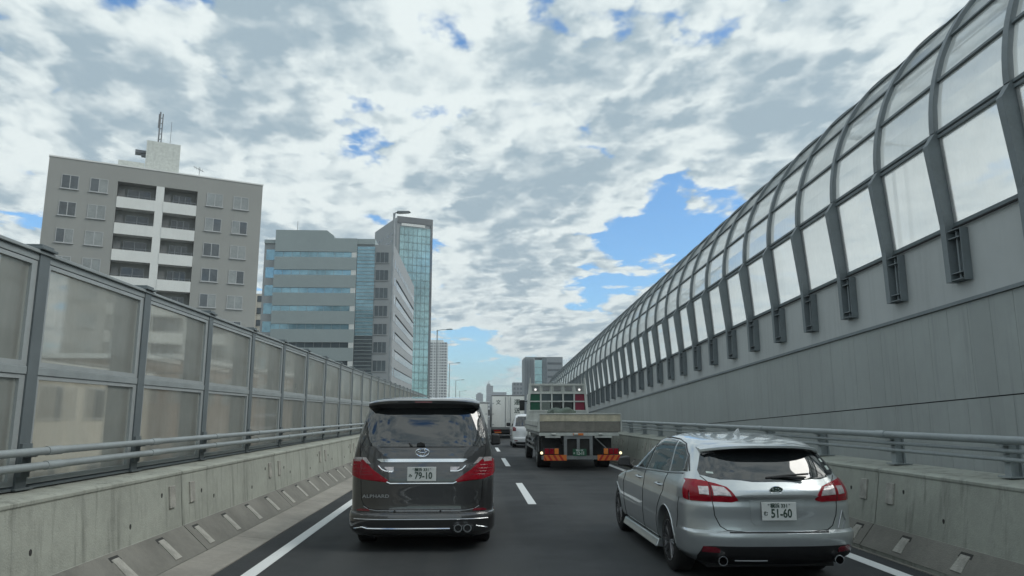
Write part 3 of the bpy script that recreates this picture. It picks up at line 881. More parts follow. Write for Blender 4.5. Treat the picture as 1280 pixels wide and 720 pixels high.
for fi, zh in enumerate(floors):
    zb = zh - 1.62
    for wi, (a, b) in enumerate(wins_x):
        f, p = window(apt, a, b, zb, zh, 0, M['pane'] if random.random() < .6 else M['curtain'])
        # drawn curtain behind one half of some windows
        if random.random() < .6:
            m = MB(); hx = (a + b) / 2
            l, r_ = (a + .08, hx - .05) if random.random() < .5 else (hx + .05, b - .08)
            m.box(l, r_, -0.034, -0.026, zb + .08, zh - .08); m.build('curtain', M['curtain'], f)
    for bi, (a, b) in enumerate(bal_x):
        # balcony: parapet, slab edge, back wall door, rail
        slab = MB(); slab.box(a - .04, b + .03, -0.05, 1.47, zh - 3.1 + 0.02, zh - 3.1 + 0.16)
        slab.box(a - .04, b + .03, -0.05, 0.10, zh - 3.1 + 0.16, zh - 3.1 + 1.30)
        s_ = slab.build('balcony', M['apt_white'], apt)
        rlm = MB(); rlm.box(a, b, -0.03, 0.03, zh - 3.1 + 1.52, zh - 3.1 + 1.57)
        for i in range(5): xx = a + .1 + (b - a - .2) * i / 4; rlm.box(xx - .02, xx + .02, -0.02, 0.02, zh - 3.1 + 1.303, zh - 3.1 + 1.519)
        rlm.build('railing', M['antenna'], s_)
        window(apt, a + 1.0, b - .5, zh - 3.1 + 0.3, zh - 0.42, 1.48, M['pane'], div=1 + bi)
        m = MB(); m.box(a + .02, a + .75, .9, 1.47, zh - 3.1 + .17, zh - .6); m.build('partition', M['apt_dark'], s_)
        
# rooftop
tw = MB(); tw.box(9.5, 13.3, 4, 8, TOP + .16, TOP + 5.0); tw = tw.build('stair_tower', M['tr_pale'], apt)
qbox('roof_hut', M['tr_pale'], apt, 6.6, 9.45, 4, 8, TOP + .163, TOP + 2.0)
m = MB(); m.box(8.3, 9.49, 5, 6.2, TOP + 3.6, TOP + 3.95); m.box(9.0, 9.49, 5.2, 5.9, TOP + 3.3, TOP + 3.6); m.build('canopy_box', M['antenna'], tw)
m = MB()
m.tube([(10.75, 5, TOP + 5), (10.75, 5, TOP + 9.3)], 0.09, 8)
m.tube([(11.05, 5, TOP + 5), (11.05, 5, TOP + 9.1)], 0.07, 8)
for z in (5.6, 6.3, 7.0, 7.7, 8.4): m.tube([(10.7, 5, TOP + z), (11.1, 5, TOP + z + .2)], 0.05, 6)
m.box(10.55, 10.7, 4.9, 5.1, TOP + 7.2, TOP + 9.0)
m.build('radio_mast', M['antenna'], tw)
m = MB(); m.tube([(12.1, 5, TOP + 5), (12.1, 5, TOP + 8.2)], 0.03, 6); m.build('lightning_rod', M['antenna'], tw)
m = MB(); m.tube([(15.6, 3, TOP + .2), (15.6, 3, TOP + 2.2)], 0.035, 6)
m.tube([(14.9, 3.0, TOP + 2.15), (16.1, 3.4, TOP + 1.8)], 0.03, 6)
for i in range(5): m.tube([(15.0 + i * .22, 2.6, TOP + 2.12 - i * .07), (15.1 + i * .22, 3.7, TOP + 2.12 - i * .07)], 0.02, 5)
m.build('tv_antenna', M['antenna'], apt)

# ---- banded office block
off = empty('office_building', (-41.6, 150, GZ), 0, 'teal grey office block with horizontal window bands and a long striped side wing', 'building')
TO = 37.5 - GZ
m = MB()
m.box(-2.4, 24.4, 0, 50, 0, TO - 0.9)
m.build('wall', M['off_side'], off)
m = MB()
sp = [33.75 - 3.76 * k - GZ for k in range(12)]                # band bottoms
m.box(-0.1, 16.7, -0.6, -0.002, sp[0] + 1.15, TO + 0.3)
for k in range(len(sp)):
    z1 = sp[k]; z0 = (sp[k + 1] + 1.1) if k + 1 < len(sp) else 0
    if z0 < 0: z0 = 0
    if z1 > 0: m.box(-0.1, 16.7, -0.6, -0.002, z0, z1)
m.build('spandrel', M['off_wall'], off)
m = MB(); m.prism([(-0.1, TO + .301), (11.9, TO + .301), (11.9, TO + .8), (10.4, TO + 1.95), (-0.1, TO + 1.95)], -0.6, 12); m.build('roof_parapet', M['off_wall'], off)
m = MB(); m.box(11.95, 20.4, -0.3, 12, TO - 0.88, TO + 0.28); m.box(-2.42, -0.15, -0.3, 10, TO - .88, TO - 0.1); m.build('roof_parapet', M['off_wall'], off)
for k in range(len(sp) - 1):
    bm_ = MB(); bm_.box(-0.1, 15.6, -0.35, -0.004, sp[k] + 0.003, sp[k] + 1.097)
    f = bm_.build('window_band', M['off_band'] if k < 5 else M['off_dark'], off)
    m = MB()
    for i in range(1, 9): m.box(-0.1 + 15.7 * i / 9 - .03, -0.1 + 15.7 * i / 9 + .03, -0.38, -0.351, sp[k] + .01, sp[k] + 1.09)
    m.build('mullion', M['off_side'], f)
    m = MB(); m.box(15.65, 16.65, -0.55, -0.004, sp[k] + .003, sp[k] + 1.097); m.build('white_panel', M['apt_white'], off)
    m = MB(); m.box(-1.95, -0.25, -0.03, -0.003, sp[k] - .6, sp[k] + 1.6); m.build('window', M['off_band'], off)
# glass column
for k in range(12):
    z0 = sp[k] - 1.3; z1 = z0 + 3.7
    if z1 < 0: break
    z0 = max(z0, 0)
    f = MB().box(16.78, 20.4, -0.25, -0.004, z0, z1).build('glazed_bay', M['off_band'] if k < 5 else M['off_dark'], off)
    m = MB()
    for j in range(5): m.box(16.78, 20.4, -0.33, -0.252, z0 + .74 * j, z0 + .74 * j + .10)
    m.build('louvre', M['off_wall'], f)
for k in range(12):
    z0 = sp[k] - 1.0
    if z0 < 0: break
    window(off, 20.6, 23.3, z0, z0 + 2.3, 0, M['off_dark'], M['off_side'], div=2, out=0.06)
# side wing, parallel to the road
for k in range(11):
    z0 = sp[k] - 0.9 - (2.2 if k == -1 else 0)
    if z0 < 0: break
    if k == 0:
        for i in range(13): MB().box(24.402, 24.44, 5.5 + i * 3.4, 7.5 + i * 3.4, z0 - .8, z0 + .5).build('window', M['off_dark'], off)
    else:
        m = MB(); m.box(24.402, 24.43, 5, 49, z0 - .9, z0 + .85); f = m.build('window_band', M['off_dark'], off)
        m = MB()
        m.box(24.402, 24.62, 4.8, 49.2, z0 + .853, z0 + 1.05)
        m.build('sunshade', M['off_side'], f)
    m = MB(); m.box(24.402, 24.43, 1.0, 3.4, z0 - .9, z0 + .9); m.build('window', M['off_dark'], off)
m = MB(); m.tube([(3.4, 3, TO + 1.9), (3.4, 3, TO + 4.8)], 0.05, 6); m.build('lightning_rod', M['antenna'], off)

# ---- glass tower behind it
v1 = Vector((-24.4 + 42.4, 387.0 - 380, 0))
a1 = math.atan2(v1.y, v1.x)
twr = empty('glass_tower', (-42.4, 380, GZ), a1, 'tall slim tower with a greenish glass face behind the office block', 'building')
TH = 105.8 - GZ
Lw = 19.3
m = MB(); m.prism([(0, 0), (Lw, 0), (Lw, 36), (-3.0, 38.0)], 0, TH, 'z'); m.build('wall', M['tw_frame'], twr)
nf = 27
fh = (TH - 5) / nf
for k in range(nf):
    f = MB().box(1.5, Lw - .9, -0.35, -0.003, k * fh + .05, k * fh + fh - .03).build('glazed_floor', M['tw_glass'], twr)
    m = MB()
    for i in range(1, 7): m.box(1.5 + (Lw - 2.4) * i / 7 - .06, 1.5 + (Lw - 2.4) * i / 7 + .06, -0.5, -0.352, k * fh + .05, k * fh + fh - .03)
    m.box(1.5, Lw - .9, -0.46, -0.352, k * fh + fh - .6, k * fh + fh - .35)
    m.build('mullion', M['tw_mull'], f)
m = MB(); m.box(2.2, Lw - 4, -0.5, -0.003, TH - 4.6, TH - 3.2); m.build('roof_lantern', M['apt_white'], twr)
m = MB(); m.box(-0.3, Lw + .3, -0.6, -0.003, TH - 2.9, TH + .4); m.box(Lw - .85, Lw + .3, -.6, -.003, 0, TH - 2.903); m.build('crown_frame', M['panedark'], twr)
for k in range(3, nf):
    m = MB()
    # windows on the slanted left flank
    q0 = Vector((0, 0, 0)); q1 = Vector((-3.0, 38, 0)); nn = Vector((-(q1 - q0).y, (q1 - q0).x, 0)).normalized()
    for i in (2, 4, 7, 9):
        m = MB()
        p = q0 + (q1 - q0) * (i / 12.0); p2 = q0 + (q1 - q0) * ((i + (1.3 if k % 3 else .7)) / 12.0)
        z0, z1 = k * fh + .8, k * fh + 2.2
        m.hexa([p + Vector((0, 0, z0)), p2 + Vector((0, 0, z0)), p2 + nn * .05 + Vector((0, 0, z0)), p + nn * .05 + Vector((0, 0, z0)),
                p + Vector((0, 0, z1)), p2 + Vector((0, 0, z1)), p2 + nn * .05 + Vector((0, 0, z1)), p + nn * .05 + Vector((0, 0, z1))])
        m.build('window', M['off_dark'], twr)

# ---- simple far buildings, each with storeys of windows
def far_block(x0, x1, y, depth, ztop, wallm, winm, label, nfl, ncol, name='far_building', gap=.35, crown=None, rods=0, pil=None):
    b = empty(name, (x0, y, GZ), 0, label, 'building')
    Wd = x1 - x0; H = ztop - GZ
    m = MB(); m.box(0, Wd, 0, depth, 0, H); m.build('wall', wallm, b)
    fhh = H / nfl
    for k in range(nfl):
        cw = Wd / ncol
        MB().box(cw * gap / 2, Wd - cw * gap / 2, -0.12, -0.003, k * fhh + fhh * .32, k * fhh + fhh * .82).build('window_row', winm, b)
        MB().box(Wd + .003, Wd + .12, cw * .3, depth - cw * .3, k * fhh + fhh * .32, k * fhh + fhh * .82).build('window_row', winm, b)
    for i in range(1, ncol):
        MB().box(i * cw - cw * gap / 2, i * cw + cw * gap / 2, -0.30, -0.003 - .12, 0, H - .2).build('wall_fin', wallm, b)
    if crown:
        for (a, c, h) in crown: MB().box(a * Wd, c * Wd, depth * .15, depth * .8, H + .005, H + h).build('roof_block', wallm, b)
    if pil:
        for a in pil: MB().box(a * Wd - .5, a * Wd + .5, -0.9, -0.31, 0, H).build('pilaster', M['far_white'], b)
    for i in range(rods):
        m = MB(); m.tube([(Wd * (.35 + .2 * i), 2, H), (Wd * (.35 + .2 * i), 2, H + 12 - 3 * i)], [0.9, .3], 6); m.build('mast', M['antenna'], b)
    return b

far_block(-56.3, -33.5, 850, 26, 84.5, M['far_white'], M['far_dark'], 'pale residential tower with rows of small windows, right of the glass tower', 29, 7, 'residential_tower', .25, [(.1, .8, 3.0)], pil=(.05, .33, .62))
far_block(-63.5, -57.6, 200, 14, 34.2, M['beige'], M['far_dark'], 'narrow cream building showing between the apartment block and the office block', 13, 2, 'cream_building', .5)
far_block(1.3, 15.5, 1500, 20, 42.5, M['far_grey'], M['far_dark'], 'small grey tower on the skyline nearest the minivan roof', 12, 4, crown=[(.2, .8, 3)])
far_block(22.5, 36.0, 1500, 22, 59.5, M['far_grey'], M['far_dark'], 'grey skyline tower with a mast beside the white box truck', 17, 4, crown=[(.1, .6, 4)], rods=1)
far_block(31, 60, 1420, 22, 44, M['far_grey'], M['far_dark'], 'low wide grey block in front of the masted skyline tower', 12, 8)
far_block(-8, 38, 900, 22, 17.0, M['far_white'], M['far_dark'], 'low pale block on the skyline left of the white box truck', 6, 12)
far_block(35.8, 45.0, 700, 20, 31.7, M['far_grey'], M['far_dark'], 'plain grey block just left of the dark twin towers beyond the truck', 10, 3)
# dark twin towers joined by a glass link
tt = empty('twin_tower', (29.8, 450, GZ), 0, 'dark rounded office block with a pale glazed middle beyond the flatbed truck', 'building')
HT = 36.0 - GZ
m = MB(); m.prism([(0, 0), (1.0, -1.2), (5.8, -1.2), (6.6, 0), (6.6, 20), (0, 20)], 0, HT, 'z'); m.build('dark_wing', M['far_grey'], tt)
m = MB()
for i in range(6): m.box(.9 + i * .95, 1.2 + i * .95, -1.45, -1.203, 0, HT - 1)
m.build('fin', M['far_dark'], tt)
f = MB().box(6.7, 11.2, 0.5, 18, 0, HT - 1.2).build('glazed_link', M['tw_glass'], tt)
m = MB()
for k in range(10): m.box(6.7, 11.2, .38, .497, k * 4.3 + .2, k * 4.3 + .5)
m.build('mullion', M['far_dark'], f)
m = MB(); m.box(11.3, 13.9, -.8, 18, 0, HT + .4); m.build('stair_shaft', M['off_dark'], tt)
m = MB(); m.box(14.0, 24.0, -.2, 20, 0, HT + .7); m.build('pale_wing', M['far_grey'], tt)
m = MB()
for k in range(3, 11): m.box(14.6, 23.4, -.32, -.203, k * 4.1, k * 4.1 + 1.3)
m.build('window_row', M['far_dark'], tt)
m = MB(); m.box(1.0, 13.5, 2, 16, HT + .001, HT + .8); m.build('roof_frame', M['far_grey'], tt)

# ---- low buildings close behind the left fence, seen blurred through its panes
def low_block(x, y, wx, dy, ztop, wallm, label, nfl, roofm=None):
    b = empty('low_building', (x, y, GZ), 0, label, 'building')
    H = ztop - GZ
    MB().box(0, wx, 0, dy, 0, H).build('wall', wallm, b)
    MB().box(-.1, wx + .1, -.1, dy + .1, H + .003, H + .25).build('parapet', roofm or M['far_white'], b)
    fhh = H / nfl
    nw = max(2, int(dy / 2.6))
    for k in range(nfl - (1 if y < 20 else 0)):
        for i in range(nw):
            d = dy / nw
            f = MB().box(wx + .003, wx + .06, i * d + d * .25, (i + 1) * d - d * .25, k * fhh + fhh * .35, k * fhh + fhh * .78).build('window', M['winframe'], b)
            MB().box(wx + .061, wx + .08, i * d + d * .28, (i + 1) * d - d * .28, k * fhh + fhh * .38, k * fhh + fhh * .75).build('pane', M['panedark'], f)
    return b
low_block(-25, 5.0, 9, 17, 4.6, M['brownwall'], 'brown low building seen blurred through the nearest fence panes', 4)
low_block(-27, 24, 10, 12, 3.4, M['beige'], 'cream low building behind the fence below the apartment block', 4)
low_block(-26, 38, 9, 20, 4.4, M['brownwall'], 'brown low building behind the fence, farther than the cream one', 4)
low_block(-24, 61, 9, 22, 3.6, M['far_grey'], 'grey low building behind the fence in front of the office block', 4)
low_block(-25, 86, 10, 40, 5.2, M['beige'], 'long cream building behind the far end of the acrylic fence', 5)


# ================================================================== VEHICLES
def pchip(xs, ys, x):
    n = len(xs)
    if x <= xs[0]: return ys[0]
    if x >= xs[-1]: return ys[-1]
    h = [xs[i + 1] - xs[i] for i in range(n - 1)]
    d = [(ys[i + 1] - ys[i]) / h[i] for i in range(n - 1)]
    m = [d[0]] + [0] * (n - 2) + [d[-1]]
    for i in range(1, n - 1):
        if d[i - 1] * d[i] > 0:
            w1, w2 = 2 * h[i] + h[i - 1], h[i] + 2 * h[i - 1]
            m[i] = (w1 + w2) / (w1 / d[i - 1] + w2 / d[i])
    i = 0
    while x > xs[i + 1]: i += 1
    t = (x - xs[i]) / h[i]
    return ((2 * t**3 - 3 * t**2 + 1) * ys[i] + (t**3 - 2 * t**2 + t) * h[i] * m[i] + (-2 * t**3 + 3 * t**2) * ys[i + 1] + (t**3 - t**2) * h[i] * m[i + 1])


class Body:
    """car body as a stack of horizontal outlines; rows: z, rear y, front y, half width, rear corner depth, front corner depth"""
    def __init__(s, rows, nr=3.0, nf=2.6, zsteps=60):
        s.rows = rows
        s.z = [r[0] for r in rows]
        s.c = [[r[i] for r in rows] for i in range(1, 6)]
        s.nr, s.nf, s.k = nr, nf, zsteps

    def P(s, z): return [pchip(s.z, c, z) for c in s.c]

    def yrear(s, x, z):
        yr, yf, w, ar, af = s.P(z)
        u = min(0.9995, abs(x) / w)
        return yr + ar - ar * (1 - u ** s.nr) ** (1 / s.nr)

    def xside(s, y, z):
        yr, yf, w, ar, af = s.P(z)
        if y < yr + ar:
            d = min(1, max(0, (yr + ar - y) / ar))
            return w * (1 - d ** s.nr) ** (1 / s.nr)
        if y > yf - af:
            d = min(1, max(0, (y - yf + af) / af))
            return w * (1 - d ** s.nf) ** (1 / s.nf)
        return w

    def mesh(s):
        mb = MB()
        z0, z1 = s.z[0], s.z[-1]
        zs = sorted(set([z0 + (z1 - z0) * i / s.k for i in range(s.k + 1)] + s.z))
        zs = [z for i, z in enumerate(zs) if i == 0 or z - zs[i - 1] > 0.002 or z in s.z]
        n = 28
        rings = []
        for z in zs:
            yr, yf, w, ar, af = s.P(z)
            pts = []
            for i in range(n + 1):
                f = -math.pi / 2 + math.pi * i / n
                sx, cx_ = math.sin(f), max(0.0, math.cos(f))
                pts.append((w * math.copysign(abs(sx) ** (2 / s.nr), sx), yr + ar - ar * cx_ ** (2 / s.nr), z))
            ya, yb = yr + ar, yf - af
            for i in range(1, 24): pts.append((w, ya + (yb - ya) * i / 24, z))
            for i in range(n + 1):
                f = math.pi / 2 - math.pi * i / n
                sx, cx_ = math.sin(f), max(0.0, math.cos(f))
                pts.append((w * math.copysign(abs(sx) ** (2 / s.nf), sx), yf - af + af * cx_ ** (2 / s.nf), z))
            for i in range(1, 24): pts.append((-w, yb + (ya - yb) * i / 24, z))
            rings.append(pts)
        m = len(rings[0])
        vs = [p for r in rings for p in r]
        fs = []
        for j in range(len(rings) - 1):
            for i in range(m):
                fs.append((j * m + i, j * m + (i + 1) % m, (j + 1) * m + (i + 1) % m, (j + 1) * m + i))
        fs.append(tuple(range(m - 1, -1, -1)))
        fs.append(tuple((len(rings) - 1) * m + i for i in range(m)))
        mb.add(vs, fs)
        return mb

    def pt(s, kind, a, z):
        if kind == 'rear': return Vector((a, s.yrear(a, z), z))
        sg = -1 if kind == 'left' else 1
        return Vector((sg * s.xside(a, z), a, z))

    def nrm(s, kind, a, z):
        e = 0.004
        du = s.pt(kind, a + e, z) - s.pt(kind, a - e, z)
        dv = s.pt(kind, a, z + e) - s.pt(kind, a, z - e)
        n = du.cross(dv)
        if n.length < 1e-12: return Vector((0, -1, 0))
        n.normalize()
        if kind == 'rear' and n.y > 0: n = -n
        if kind == 'left' and n.x > 0: n = -n
        if kind == 'right' and n.x < 0: n = -n
        return n

    def patch(s, mb, kind, poly, off=0.004, nz=14, nu=14):
        """poly: (a,z) outline monotone in z, laid on the body surface"""
        zs = sorted(set([p[1] for p in poly]))
        zz = []
        for i in range(len(zs) - 1):
            k = max(1, int(nz * (zs[i + 1] - zs[i]) / (zs[-1] - zs[0]) + .5))
            zz += [zs[i] + (zs[i + 1] - zs[i]) * j / k for j in range(k)]
        zz.append(zs[-1])
        grid = []
        n = len(poly)
        for q, z in enumerate(zz):
            ze = z + (1e-6 if q == 0 else (-1e-6 if q == len(zz) - 1 else 0))
            xs = []
            for i in range(n):
                (a0, z0), (a1, z1) = poly[i], poly[(i + 1) % n]
                if (z0 - ze) * (z1 - ze) <= 0 and z0 != z1:
                    xs.append(a0 + (a1 - a0) * (ze - z0) / (z1 - z0))
            lo, hi = min(xs), max(xs)
            grid.append([(lo + (hi - lo) * j / nu, z) for j in range(nu + 1)])
        top = []
        bot = []
        for row in grid:
            for (a, z) in row:
                p, nn = s.pt(kind, a, z), s.nrm(kind, a, z)
                top.append(p + nn * off)
                bot.append(p - nn * 0.006)
        m = nu + 1
        fs = []
        for j in range(len(grid) - 1):
            for i in range(nu):
                fs.append((j * m + i, j * m + i + 1, (j + 1) * m + i + 1, (j + 1) * m + i))
        N = len(top)
        edge = [(0, i) for i in range(m)] + [(j, m - 1) for j in range(1, len(grid))] + [(len(grid) - 1, i) for i in range(m - 2, -1, -1)] + [(j, 0) for j in range(len(grid) - 2, 0, -1)]
        idx = [j * m + i for j, i in edge]
        for q in range(len(idx)):
            a, b = idx[q], idx[(q + 1) % len(idx)]
            fs.append((b, a, a + N, b + N))
        mb.add(top + bot, fs)
        return mb

    def line(s, mb, kind, pts, r=0.0035, off=0.0, n=6, sub=6):
        path = []
        for i in range(len(pts) - 1):
            for j in range(sub):
                t = j / sub
                a = pts[i][0] + (pts[i + 1][0] - pts[i][0]) * t
                z = pts[i][1] + (pts[i + 1][1] - pts[i][1]) * t
                path.append(s.pt(kind, a, z) + s.nrm(kind, a, z) * off)
        a, z = pts[-1]
        path.append(s.pt(kind, a, z) + s.nrm(kind, a, z) * off)
        mb.tube(path, r, n)
        return mb


def mirror_poly(poly): return [(-a, z) for a, z in poly]


def cut_arches(o, centers, r, w):
    """real wheel openings: subtract a cylinder for every wheel, then drop the cutters"""
    cs = []
    paint = o.data.materials[0]
    for (x0, x1, y, z) in centers:
        m = MB(); m.lathe([(0, r), (x1 - x0, r)], (x0, y, z), 'x', 40)
        c = m.build('cutter', M['blackplastic'], o.parent)
        b = o.modifiers.new('cut', 'BOOLEAN'); b.operation = 'DIFFERENCE'; b.solver = 'EXACT'; b.object = c
        cs.append(c)
    dg = bpy.context.evaluated_depsgraph_get()
    me = bpy.data.meshes.new_from_object(o.evaluated_get(dg))
    o.modifiers.clear()
    o.data = me
    me.materials.clear()
    me.materials.append(paint)
    for p in me.polygons: p.material_index = 0
    me.polygons.foreach_set('use_smooth', [True] * len(me.polygons))
    me.set_sharp_from_angle(angle=R(38))
    for c in cs: bpy.data.objects.remove(c)


def wheel(parent, x, y, r, wd, side, rimm, spokes=10, bright=None):
    """side -1: outer face towards -x"""
    root = MB()
    s = side
    tw_ = wd
    prof = [(0, r * .66), (0, r * .88), (.012, r * .96), (.03, r), (tw_ - .03, r), (tw_ - .012, r * .96), (tw_, r * .88), (tw_, r * .66)]
    o_ = (x if s > 0 else x - 0)
    prof = [((-a) * s, rr) for a, rr in prof]
    root.lathe(prof, (x, y, r), 'x', 40, caps=False)
    wh = root.build('wheel', M['rubber'], parent, smooth=True)
    m = MB()
    m.lathe([(-.006 * s, r * .70), (-.006 * s, r * .655), (-.10 * s, r * .60), (-.12 * s, 0.0)], (x, y, r), 'x', 40, caps=False)
    m.lathe([(-.012 * s, 0), (-.012 * s, r * .13), (-.05 * s, r * .15)], (x, y, r), 'x', 16)
    for i in range(spokes):
        t = 2 * math.pi * i / spokes
        for off in (-.09, .09):
            a0, a1 = t + off * .6, t + off * 1.1
            p0 = (x - .02 * s, y + r * .10 * math.cos(a0), r + r * .10 * math.sin(a0))
            p1 = (x - .012 * s, y + r * .66 * math.cos(a1), r + r * .66 * math.sin(a1))
            m.tube([p0, p1], [.014, .010], 5)
    m.build('rim', rimm, wh, smooth=True)
    m = MB(); m.lathe([(-.13 * s, 0), (-.13 * s, r * .5), (-.14 * s, r * .5)], (x, y, r), 'x', 24)
    m.build('brake_disc', M['tr_dark'], wh)
    if bright:
        m = MB(); m.lathe([(.0, r * .672), (.003 * s, r * .672), (.003 * s, r * .655), (0, r * .655)], (x, y, r), 'x', 40, caps=False); m.build('rim_edge', bright, wh, smooth=True)
    return wh


def plate(parent, x, y, z, top, kana, num, tilt=0.0, green=False, wd=0.33, h=0.165):
    base, ink = (M['plate_green'], M['plate_white']) if green else (M['plate_white'], M['plate_ink'])
    m = MB(); m.box(-wd / 2, wd / 2, 0, 0.008, -h / 2, h / 2)
    p = m.build('licence_plate', base, parent, bevel=0.003, loc=(x, y, z))
    p.rotation_euler = (tilt, 0, 0)
    text_mesh('plate_top_line', top, h * .27, ink, p, (0.0, -0.002, h * .30), depth=.0008, bold=.0012)
    text_mesh('plate_kana', kana, h * .26, ink, p, (-wd * .39, -0.002, -h * .12), depth=.0008, bold=.001)
    text_mesh('plate_number', num, h * .66, ink, p, (wd * .06, -0.002, -h * .13), sx=.80, depth=.0008, bold=.0022, spacing=1.0)
    m = MB()
    for sx in (-.3, .3): m.lathe([(-.004, 0), (-.004, .007), (0, .007)], (wd * sx, 0, h * .38), 'y', 10)
    m.build('plate_bolt', M['satin'], p)
    return p


def rounded(pts): return pts

# ---------------------------------------------------------------- dark grey minivan
mv = empty('minivan', (-0.635, 9.0, 0), 0, 'dark grey minivan seen squarely from behind in the left lane, plate 79-10', 'car')
mb_ = Body([
    (0.16, 0.12, 4.42, .780, .55, .7),
    (0.20, 0.05, 4.48, .820, .50, .7),
    (0.26, 0.015, 4.52, .848, .50, .7),
    (0.38, 0.0, 4.55, .855, .48, .7),
    (0.435, 0.01, 4.55, .850, .48, .7),
    (0.455, 0.045, 4.55, .832, .46, .7),
    (0.60, 0.055, 4.54, .835, .44, .7),
    (0.80, 0.06, 4.50, .838, .42, .7),
    (0.95, 0.075, 4.42, .836, .40, .7),
    (1.02, 0.09, 4.05, .830, .38, .7),
    (1.10, 0.10, 3.90, .822, .36, .6),
    (1.22, 0.12, 3.70, .800, .34, .6),
    (1.45, 0.19, 3.35, .745, .32, .55),
    (1.64, 0.27, 3.05, .690, .32, .5),
    (1.73, 0.33, 2.90, .655, .34, .5),
    (1.785, 0.42, 2.70, .62, .4, .5),
    (1.815, 0.70, 2.45, .54, .45, .5),
    (1.835, 1.10, 2.1, .38, .4, .4)], nr=3.6)
body = mb_.mesh().build('body', M['grey_car'], mv, smooth=True)
wy = (0.85, 3.6)
cut_arches(body, [(-1.0, -.45, wy[0], .31), (.45, 1.0, wy[0], .31), (-1.0, -.45, wy[1], .31), (.45, 1.0, wy[1], .31)], .36, .3)
MB().box(-.60, .60, 0.25, 4.2, .14, .35).build('underbody', M['blackplastic'], mv)
for yy in wy:
    for sx in (-1, 1): wheel(mv, sx * .80, yy, .315, .22, sx, M['rimbright'], 9)
# rear window
P_ = Body.patch
def part_patch(bd, name, m, parent, items, off=.004, **k):
    mb = MB()
    for kind, poly in items: bd.patch(mb, kind, poly, off, **k)
    return mb.build(name, m, parent, smooth=True, ang=50)
rw = part_patch(mb_, 'rear_window', M['carglass'], mv, [('rear', [(-.735, 1.245), (-.70, 1.215), (.70, 1.215), (.735, 1.245), (.725, 1.36), (.655, 1.66), (.60, 1.70), (-.60, 1.70), (-.655, 1.66), (-.725, 1.36)])], .003, nu=24)
m = MB(); mb_.line(m, 'rear', [(-.74, 1.24), (-.70, 1.207), (.70, 1.207), (.74, 1.24)], .005, .001); m.build('window_trim', M['blackplastic'], rw, smooth=True)
m = MB(); m.prism([(-.05, 0), (-.04, .035), (.0, .045), (.04, .03), (.05, 0)], .0, .05, 'y'); wp = m.build('wiper_cap', M['blackplastic'], rw, loc=(-.02, .07, 1.222))
m = MB(); m.tube([(-.13, .085, 1.222), (-.16, .09, 1.26)], [.016, .006], 8); m.build('washer_nozzle', M['blackplastic'], mv)
# roof spoiler
m = MB()
sec = []
for i in range(17):
    x = -.66 + 1.32 * i / 16
    q = abs(x) / .66
    yb = .125 + .17 * q ** 5
    zt = 1.785 - .035 * q ** 4
    sec.append([(x, yb, zt - .045), (x, yb - .005, zt - .018), (x, yb + .03, zt), (x, .50, zt + .018), (x, .48, 1.69 - .03 * q ** 4), (x, .30, 1.69)])
vs = [p for s_ in sec for p in s_]
fs = []
for i in range(16):
    for j in range(6): fs.append((i * 6 + j, i * 6 + (j + 1) % 6, (i + 1) * 6 + (j + 1) % 6, (i + 1) * 6 + j))
fs += [tuple(range(5, -1, -1)), tuple(16 * 6 + j for j in range(6))]
m.add(vs, fs)
spo = m.build('spoiler', M['grey_car'], mv, smooth=True)
MB().box(-.10, .10, .118, .124, 1.742, 1.757).build('high_brake_lamp', M['red_dim'], spo)
m = MB()
for i in range(17):
    x = -.63 + 1.26 * i / 16
vs = []; fs = []
for i in range(17):
    x = -.64 + 1.28 * i / 16; q = abs(x) / .66; yb = .14 + .17 * q ** 5
    vs += [(x, yb, 1.735 - .035 * q ** 4), (x, .29, 1.675), (x, .31, 1.682), (x, yb + .02, 1.739 - .035 * q ** 4)]
for i in range(16):
    for j in range(4): fs.append((i * 4 + j, i * 4 + (j + 1) % 4, (i + 1) * 4 + (j + 1) % 4, (i + 1) * 4 + j))
fs += [(3, 2, 1, 0), (64, 65, 66, 67)]
m.add(vs, fs); m.build('spoiler_underside', M['blackplastic'], spo)
